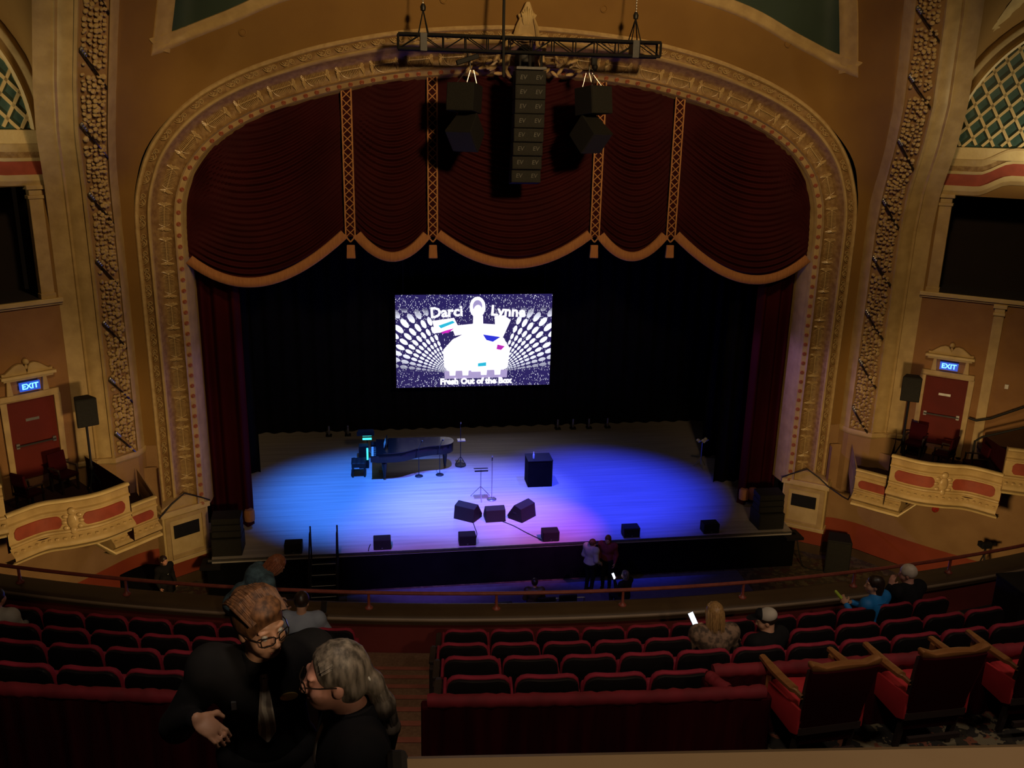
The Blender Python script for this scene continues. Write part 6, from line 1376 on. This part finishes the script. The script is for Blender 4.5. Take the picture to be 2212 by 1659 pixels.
def patch(name, t, W, pts, mt, th=0.004):
    m = MB(); a = [Vector(W(p)) for p in pts]; nn = (a[1]-a[0]).cross(a[2]-a[0]).normalized(); m.raw(a+[p+nn*th for p in a]+[p-nn*th for p in a], [tuple(range(len(a), 2*len(a))), tuple(range(2*len(a), 3*len(a)))]+[(len(a)+i, len(a)+(i+1) % len(a), 2*len(a)+(i+1) % len(a), 2*len(a)+i) for i in range(len(a))]); return m.build(name, mt, t, smooth=0)
# ---- usher with tie and badge
h1 = at_d(562, 1350, 3.62); fw = (0.16, -0.987); floor1 = 8.35
B1 = basis(fw); off = B1 @ np.array((0, .15, 0))
def quiff(S_, Hd, hb, hs):
    S_.ell(Hd((0, .030, .105)), np.array((.068, .068, .036))*hs, hb, 0.03); S_.ell(Hd((0.0, -.105, .065)), np.array((.050, .05, .050))*hs, hb, 0.02)
t, Hd, hb, W, J = person('usher in black with striped tie, glasses and oval badge, one hand held out', (h1.x-off[0], h1.y-off[1], floor1), fw, STAND, ('jacket', 'jacket_black'), .016, 'hair_brown', hd=(0.62, -0.78), pitch=0.14, rollv=-0.12, res=0.0075, girth=1.2, headscale=1.06, extra_hair=quiff, group='ushers talking on the aisle steps',
    over=dict(chest=(0, .03, 1.25), neck=(0, .07, 1.43), head=(0, .15, h1.z-floor1), sh=(.205, .03, 1.385), elR=(.36, .02, 1.13), wrR=(.27, .22, 1.29), hdR=(-.75, .45, -.50), hnR=(.10, -.55, -.85), hsR=1, elL=(-.30, .0, 1.10), wrL=(-.22, .16, .92), curl=0.55))
glasses(t, Hd); collar(t, W, J, 'jacket_black')
def sweep_(rnd, u):
    x = rnd.uniform(-.075, .075); z0 = .095-.35*x*x/.075; y0 = .078-abs(x)*.35; pts = []
    for q in (0, .2, .45, .7, 1.0):
        a = 0.55+q*2.0; k = 1+rnd.uniform(-.02, .05); pts.append((x*(1+.15*math.sin(q*PI))*k+.012*q, -.022+.108*math.cos(a)*k, .040+(.106-.5*x*x/.075)*math.sin(a)*k+.012*math.sin(q*PI)))
    return pts
locks(t, Hd, 'hair_brown', 330, sweep_, 0.0042)
strip_on('tie', t, 'jacket', W, [(-.014, .014, 1.405), (-.018, .018, 1.385), (-.015, .015, 1.362), (-.020, .020, 1.33), (-.030, .030, 1.24), (-.037, .037, 1.15), (-.034, .034, 1.11), (-.004, .004, 1.065)], 'tie_stripe', 0.012)
c = onto(t, 'jacket', W, [(-.095, 1.285)], 0.008)[0]
m = MB(); m.lathe([(0.0, -.004), (.036, -.004), (.038, 0), (.036, .004), (0, .006)], 20, c, Matrix(B1.tolist()) @ Matrix.Rotation(-PI/2, 3, 'X') @ Matrix.Diagonal((1.0, 0.48, 1.0))); m.build('badge', 'brass', t)
c = onto(t, 'jacket', W, [(.125, 1.275)], 0.006)[0]; m = MB(); m.box(c, (.02, .012, .035), rot=Matrix(B1.tolist())); m.build('pin', 'steel', t, smooth=0)
for s_ in (-1, 1): m = MB(); m.ell(Hd((s_*.0329, .0835, .0106)), (.0135, .0135, .0135), 10, 7); m.build('eye', 'ivory', t)
m = MB(); m.ell(Hd((0, .0965, -.066)), (.024, .010, .011), 10, 6, Matrix(hb.tolist())); m.build('lips', 'lips', t)
# ---- usher with ponytail
h2 = at_d(722, 1462, 3.22); fw2 = (-0.985, -0.17); B2 = basis(fw2); off = B2 @ np.array((0, .06, 0))
def tail(S_, Hd, hb, hs):
    S_.chain([Hd((0, -.10, .02)), Hd((0, -.135, -.05)), Hd((0.01, -.165, -.16)), Hd((.015, -.18, -.27)), Hd((.02, -.16, -.36))], [.030, .034, .040, .036, .012], 0.03)
    S_.ell(Hd((0, -.05, -.03)), np.array((.078, .07, .075))*hs, hb, 0.02)
def forehead(S_, Hd, hb, hs): S_.ell(Hd((0, .115, .035)), (.10, .055, .075), hb, 0.02, '-')
zc = h2.z-floor1-.34
t, Hd, hb, W, J = person('usher with glasses and a long grey ponytail, seen from the side in black', (h2.x-off[0], h2.y-off[1], floor1), fw2, STAND, ('jacket', 'jacket_black'), .006, 'hair_grey', skin='skin_pink', hd=(-0.99, -0.10), pitch=0.06, res=0.0075, girth=1.08, extra_hair=tail, cut=forehead, group='ushers talking on the aisle steps',
    over=dict(head=(0, .06, h2.z-floor1), neck=(0, .0, zc+.18), chest=(0, .0, zc), sh=(.19, -.01, zc+.12), waist=(0, 0, zc-.20), el=(.25, .02, zc-.16), wr=(.20, .22, zc-.28)))
glasses(t, Hd); collar(t, W, J, 'jacket_black')
def back_(rnd, u):
    x = rnd.uniform(-.082, .082); hgt_ = math.sqrt(max(0.05, 1-(x/.09)**2)); k = 1+rnd.uniform(0, .03); pts = []
    for q in (0, .25, .5, .75, 1.0):
        a = 0.75+q*2.35; f_ = (1-q)**0.5; pts.append((x*k*(f_*.9+.1), -.024+.104*math.cos(a)*k*(.75+.25*hgt_), .036+.104*hgt_*math.sin(a)*k))
    return pts
locks(t, Hd, 'hair_grey', 240, back_, 0.004)
def tail_(rnd, u):
    a = rnd.uniform(0, 2*PI); r_ = .03; c_, s_ = math.cos(a), math.sin(a)
    return [(c_*r_*.7, -.105+s_*r_*.7, .015), (c_*r_, -.137+s_*r_, -.05), (.01+c_*r_*1.25, -.165+s_*r_*1.25, -.16), (.015+c_*r_*1.2, -.18+s_*r_*1.2, -.27), (.02+c_*r_*.5, -.165+s_*r_*.5, -.38-rnd.random()*.04)]
locks(t, Hd, 'hair_grey', 60, tail_, 0.006, 5)
strip_on('tie', t, 'jacket', W, [(-.014, .014, zc+.15), (-.018, .018, zc+.13), (-.018, .018, zc+.09), (-.030, .030, zc), (-.036, .036, zc-.08), (-.004, .004, zc-.15)], 'tie_stripe', 0.012)
m = MB(); m.tube([Hd((.036*math.cos(a), -.118+.012*math.sin(a), -.005+.034*math.sin(a))) for a in np.linspace(0, 2*PI, 13)[:-1]], .006, 6, closed=True); m.build('hair_tie', 'white_paint', t)
# ---- seated people on the balcony
def seat_base(px, py, zrel, k): 
    p = at_z(px, py, FZ[k]+zrel); th = math.atan2(p.x, BC-p.y); return p, th
def bob(S_, Hd, hb, hs): S_.ell(Hd((0, -.045, -.045)), np.array((.092, .085, .10))*hs, hb, 0.03); S_.ell(Hd((0, -.05, -.12)), np.array((.085, .06, .05))*hs, hb, 0.03)
def sit(label, px, py, k, fwd, top, hair, hm, zrel=1.18, **kw):
    p = at_z(px, py, FZ[k]+zrel); B = basis(fwd); o = B @ np.array((0, kw.get('over', {}).get('head', SIT['head'])[1], 0))
    ov = dict(kw.pop('over', {})); hd_ = ov.get('head', SIT['head']); ov['head'] = (hd_[0], hd_[1], zrel); dz = zrel-1.18
    for kk in ('neck', 'sh', 'chest'): q_ = ov.get(kk, SIT[kk]); ov[kk] = (q_[0], q_[1], q_[2]+dz)
    q_ = SIT['waist']; ov['waist'] = (q_[0], q_[1], q_[2]+dz*0.5); seat_down(p.x-o[0], p.y-o[1])
    return person(label, (p.x-o[0], p.y-o[1], FZ[k]), fwd, SIT, top, hair, hm, over=ov, **kw)
t, Hd, hb, W, J = sit('seated woman with blonde hair in a brown camouflage jacket holding a lit phone', 1543, 1327, 1, (0.0, 1.0), ('jacket', 'camo'), .02, 'hair_blonde', 1.08, extra_hair=bob, girth=1.25, face=False, pitch=0.25, over=dict(wrL=(-.12, .26, .74), elL=(-.28, .06, .62), wrR=(.24, .22, .66), elR=(.28, .0, .64)))
ph = Vector(W((-.13, .33, .86))); pt_ = thing('smartphone', 'bright lit phone held by the woman in camouflage', 'phone', tuple(ph)); R = Matrix.Rotation(0.5, 3, 'Z') @ Matrix.Rotation(-0.7, 3, 'X'); m = MB(); m.box(ph, (.085, .012, .15), rot=R); m.build('case', 'black_paint', pt_, smooth=0, bevel=0.004); m = MB(); m.box(ph+R @ Vector((0, -.007, 0)), (.078, .002, .14), rot=R); m.build('screen', 'phone_screen', pt_, smooth=0)
def down_(rnd, u):
    a = rnd.uniform(0.75, 2*PI-0.75); c_, s_ = math.sin(a), math.cos(a); k = 1.02+rnd.uniform(0, .05)
    return [(c_*.03*k, s_*.03, .142), (c_*.068*k, -.02+s_*.085*k, .105), (c_*.092*k, -.025+s_*.108*k, .03), (c_*.096*k, -.035+s_*.10*k, -.07), (c_*.088*k, -.045+s_*.085*k, -.16-.03*rnd.random())]
locks(t, Hd, 'hair_blonde', 110, down_, 0.008)
t, Hd, hb, W, J = sit('seated man in a dark jacket and a white-backed baseball cap', 1655, 1340, 1, (-0.35, 0.94), ('jacket', 'jacket_black'), .006, 'hair_dark', 1.08, hd=(-0.9, 0.35), pitch=0.3, girth=1.15)
def capm(): 
    S_ = SDF(); S_.ell(Hd((0, -.03, .062)), (.092, .105, .082), hb, 0.01).ell(Hd((0, .07, -.07)), (.10, .16, .10), hb, 0.01, '-'); return S_
place('cap_crown', capm().mesh('cap_crown', .009, 'cap_white'), t)
S_ = SDF(); S_.ell(Hd((0, .045, .085)), (.080, .055, .062), hb, 0.01).ell(Hd((0, .13, .062)), (.070, .075, .010), hb, 0.01); place('cap_brim', S_.mesh('cap_brim', .008, 'jacket_black'), t)
t, Hd, hb, W, J = sit('seated woman in a quilted teal blue jacket holding something lime green', 1888, 1264, 0, (-0.45, 0.89), ('jacket', 'jacket_teal'), .014, 'hair_dark', 1.06, hd=(-0.95, 0.3), girth=1.08, extra_hair=bob, over=dict(wrL=(-.22, .26, .74), elL=(-.28, .04, .60), wrR=(-.08, .28, .72), elR=(.22, .12, .58)))
m = MB()
for q in range(6): m.tube([W((.19*g_, -.120*math.cos(g_*1.3)-.012, .88-.065*q)) for g_ in np.linspace(-.8, .8, 9)], .008, 6)
m.build('quilted_seam', 'jacket_teal', t)
p = Vector(W((-.23, .36, .82))); o = thing('lime_wrapper', 'small lime green tube held by the woman in teal', 'snack', tuple(p)); m = MB(); m.tube([p+Vector((-.05, .03, .05)), p+Vector((.02, -.01, -.03))], [.022, .024], 8); m.build('tube', 'lime', o); m = MB(); m.ell(p+Vector((-.05, .03, .05)), (.022, .022, .022), 8, 5); m.build('end', 'lime', o)
t, Hd, hb, W, J = sit('seated man with white hair in a dark jacket, hand raised to his face', 1960, 1240, 0, (-0.25, 0.97), ('jacket', 'jacket_black'), .012, 'hair_white', 1.10, skin='skin_pink', hd=(-0.8, 0.6), girth=1.22, pitch=0.2, over=dict(wrL=(-.14, .16, .90), elL=(-.26, .14, .68), hdL=(.3, .1, .9)))
t, Hd, hb, W, J = sit('seated man with dark hair in a light blue shirt looking at a phone', 652, 1302, 0, (0.12, 0.99), ('shirt', 'shirt_blue'), .014, 'hair_dark', 1.12, girth=1.28, face=False, pitch=0.45, short_sleeve=True, over=dict(wrR=(.20, .32, .74), elR=(.33, .06, .62), wrL=(.05, .32, .72), elL=(-.3, .08, .62)))
ph = Vector(W((.19, .42, .84))); pt_ = thing('smartphone', 'dark phone held by the man in the light blue shirt', 'phone', tuple(ph)); R = Matrix.Rotation(-0.2, 3, 'Z') @ Matrix.Rotation(-0.5, 3, 'X'); m = MB(); m.box(ph, (.08, .012, .15), rot=R); m.build('case', 'dark_metal', pt_, smooth=0, bevel=0.004); m = MB(); m.box(ph+R @ Vector((0, -.007, 0)), (.072, .002, .14), rot=R); m.build('screen', 'lens_dark', pt_, smooth=0)
jk = thing('folded_jacket', 'black jacket hung over the seat behind the man in the light blue shirt', 'jacket', tuple(at_z(672, 1368, 6.02))); c = at_z(668, 1372, 6.0)
S_ = SDF(); S_.ell((c.x, c.y, 5.92), (.30, .11, .14), None, 0.05).ell((c.x+.15, c.y+.02, 5.86), (.16, .12, .16), None, 0.05).ell((c.x-.2, c.y+.0, 5.90), (.16, .10, .10), None, 0.05); place('cloth', S_.mesh('cloth', .014, 'jacket_black'), jk)
t, Hd, hb, W, J = sit('seated person in a pale grey shirt at the end of the front row', -6, 1292, 0, (0.3, 0.95), ('shirt', 'sweater_white'), .014, 'hair_dark', 1.12, girth=1.25, face=False, skin='skin_pink')
# ---- bending woman
hp_ = at_z(597, 1222, 6.45); fwb = (0.93, 0.36); Bb = basis(fwb); o = Bb @ np.array((0, .42, 0))
t, Hd, hb, W, J = person('woman with red hair in a blue-grey checked shirt bending over by the balcony rail', (hp_.x-o[0], hp_.y-o[1], 5.15), fwb, STAND, ('shirt', 'shirt_plaid'), .022, 'hair_red', pitch=0.75, girth=1.22, extra_hair=bob, res=0.012, hd=(0.9, 0.3),
    over=dict(pelvis=(0, -.12, .88), waist=(0, -.02, 1.00), chest=(0, .16, 1.16), neck=(0, .32, 1.27), head=(0, .42, hp_.z-5.15), sh=(.19, .24, 1.20), el=(.22, .34, .92), wr=(.16, .46, .74)))
locks(t, Hd, 'hair_red', 120, down_, 0.009, 8)
# ---- people below
t, Hd, hb, W, J = person('standing person with short brown hair in a white cardigan before the stage', (at_z(1276, 1170, 0.36).x, -2.35, HF), (0.85, 0.52), STAND, ('cardigan', 'sweater_white'), .016, 'hair_brown', girth=1.3, res=0.014, face=False, group='pair standing before the stage', over=dict(head=(0, .05, 1.54), neck=(0, .0, 1.40), wr=(.2, .22, .92)), pitch=0.2)
q = Vector(W((.10, .46, .84))); o = thing('handbag', 'orange-brown bag carried by the person in the white cardigan', 'bag', tuple(q)); m = MB(); m.box(q, (.22, .10, .20), taper=0.8); m.build('bag_body', 'curtain_trim', o, smooth=40, bevel=0.03); m = MB(); m.tube([q+Vector((-.1, 0, .1)), q+Vector((-.07, 0, .22)), q+Vector((.07, 0, .22)), q+Vector((.1, 0, .1))], .012, 6); m.build('strap', 'curtain_trim', o)
t, Hd, hb, W, J = person('standing woman with brown hair in a maroon sweater before the stage', (at_z(1313, 1165, 0.36).x, -2.2, HF), (-0.45, -0.89), STAND, ('sweater', 'sweater_maroon'), .020, 'hair_brown', girth=1.28, res=0.014, extra_hair=bob, group='pair standing before the stage', over=dict(head=(0, .04, 1.58)), pitch=0.1)
p = at_z(1352, 1245, -0.05)
t, Hd, hb, W, J = person('seated person with grey hair looking at a glowing phone in the orchestra row', (p.x, p.y, HF), (-0.6, 0.8), SIT, ('jacket', 'jacket_black'), .018, 'hair_grey', girth=1.1, res=0.014, face=False, extra_hair=bob, over=dict(wrL=(-.16, .26, 1.0), elL=(-.28, .08, .78)))
ph = Vector(W((-.16, .30, 1.10))); pt_ = thing('smartphone', 'glowing blue phone held by the grey-haired person in the orchestra', 'phone', tuple(ph)); R = Matrix.Rotation(0.6, 3, 'Z') @ Matrix.Rotation(-0.6, 3, 'X'); m = MB(); m.box(ph, (.10, .012, .18), rot=R); m.build('case', 'black_paint', pt_, smooth=0); m = MB(); m.box(ph+R @ Vector((0, -.007, 0)), (.09, .002, .165), rot=R); m.build('screen', 'phone_screen', pt_, smooth=0)
p = at_z(1155, 1266, -0.1)
t, Hd, hb, W, J = person('seated person with short dark hair in a tan top in the orchestra row', (p.x, p.y, HF), (0.1, 1.0), SIT, ('top', 'ledge_brown'), .014, 'hair_dark', skin='skin_pink', girth=1.2, res=0.014, face=False)
p = at_z(349, 1214, 0.36)
t, Hd, hb, W, J = person('usher in black with dark hair standing behind the draped table', (p.x+0.05, p.y, HF), (0.75, -0.65), STAND, ('jacket', 'jacket_black'), .018, 'hair_dark', skin='skin_pink', girth=1.1, res=0.014, extra_hair=bob)
patch('tie', t, W, [(-.02, .125, 1.36), (.02, .125, 1.36), (.03, .14, 1.26), (0, .145, 1.22), (-.03, .14, 1.26)], 'ivory')
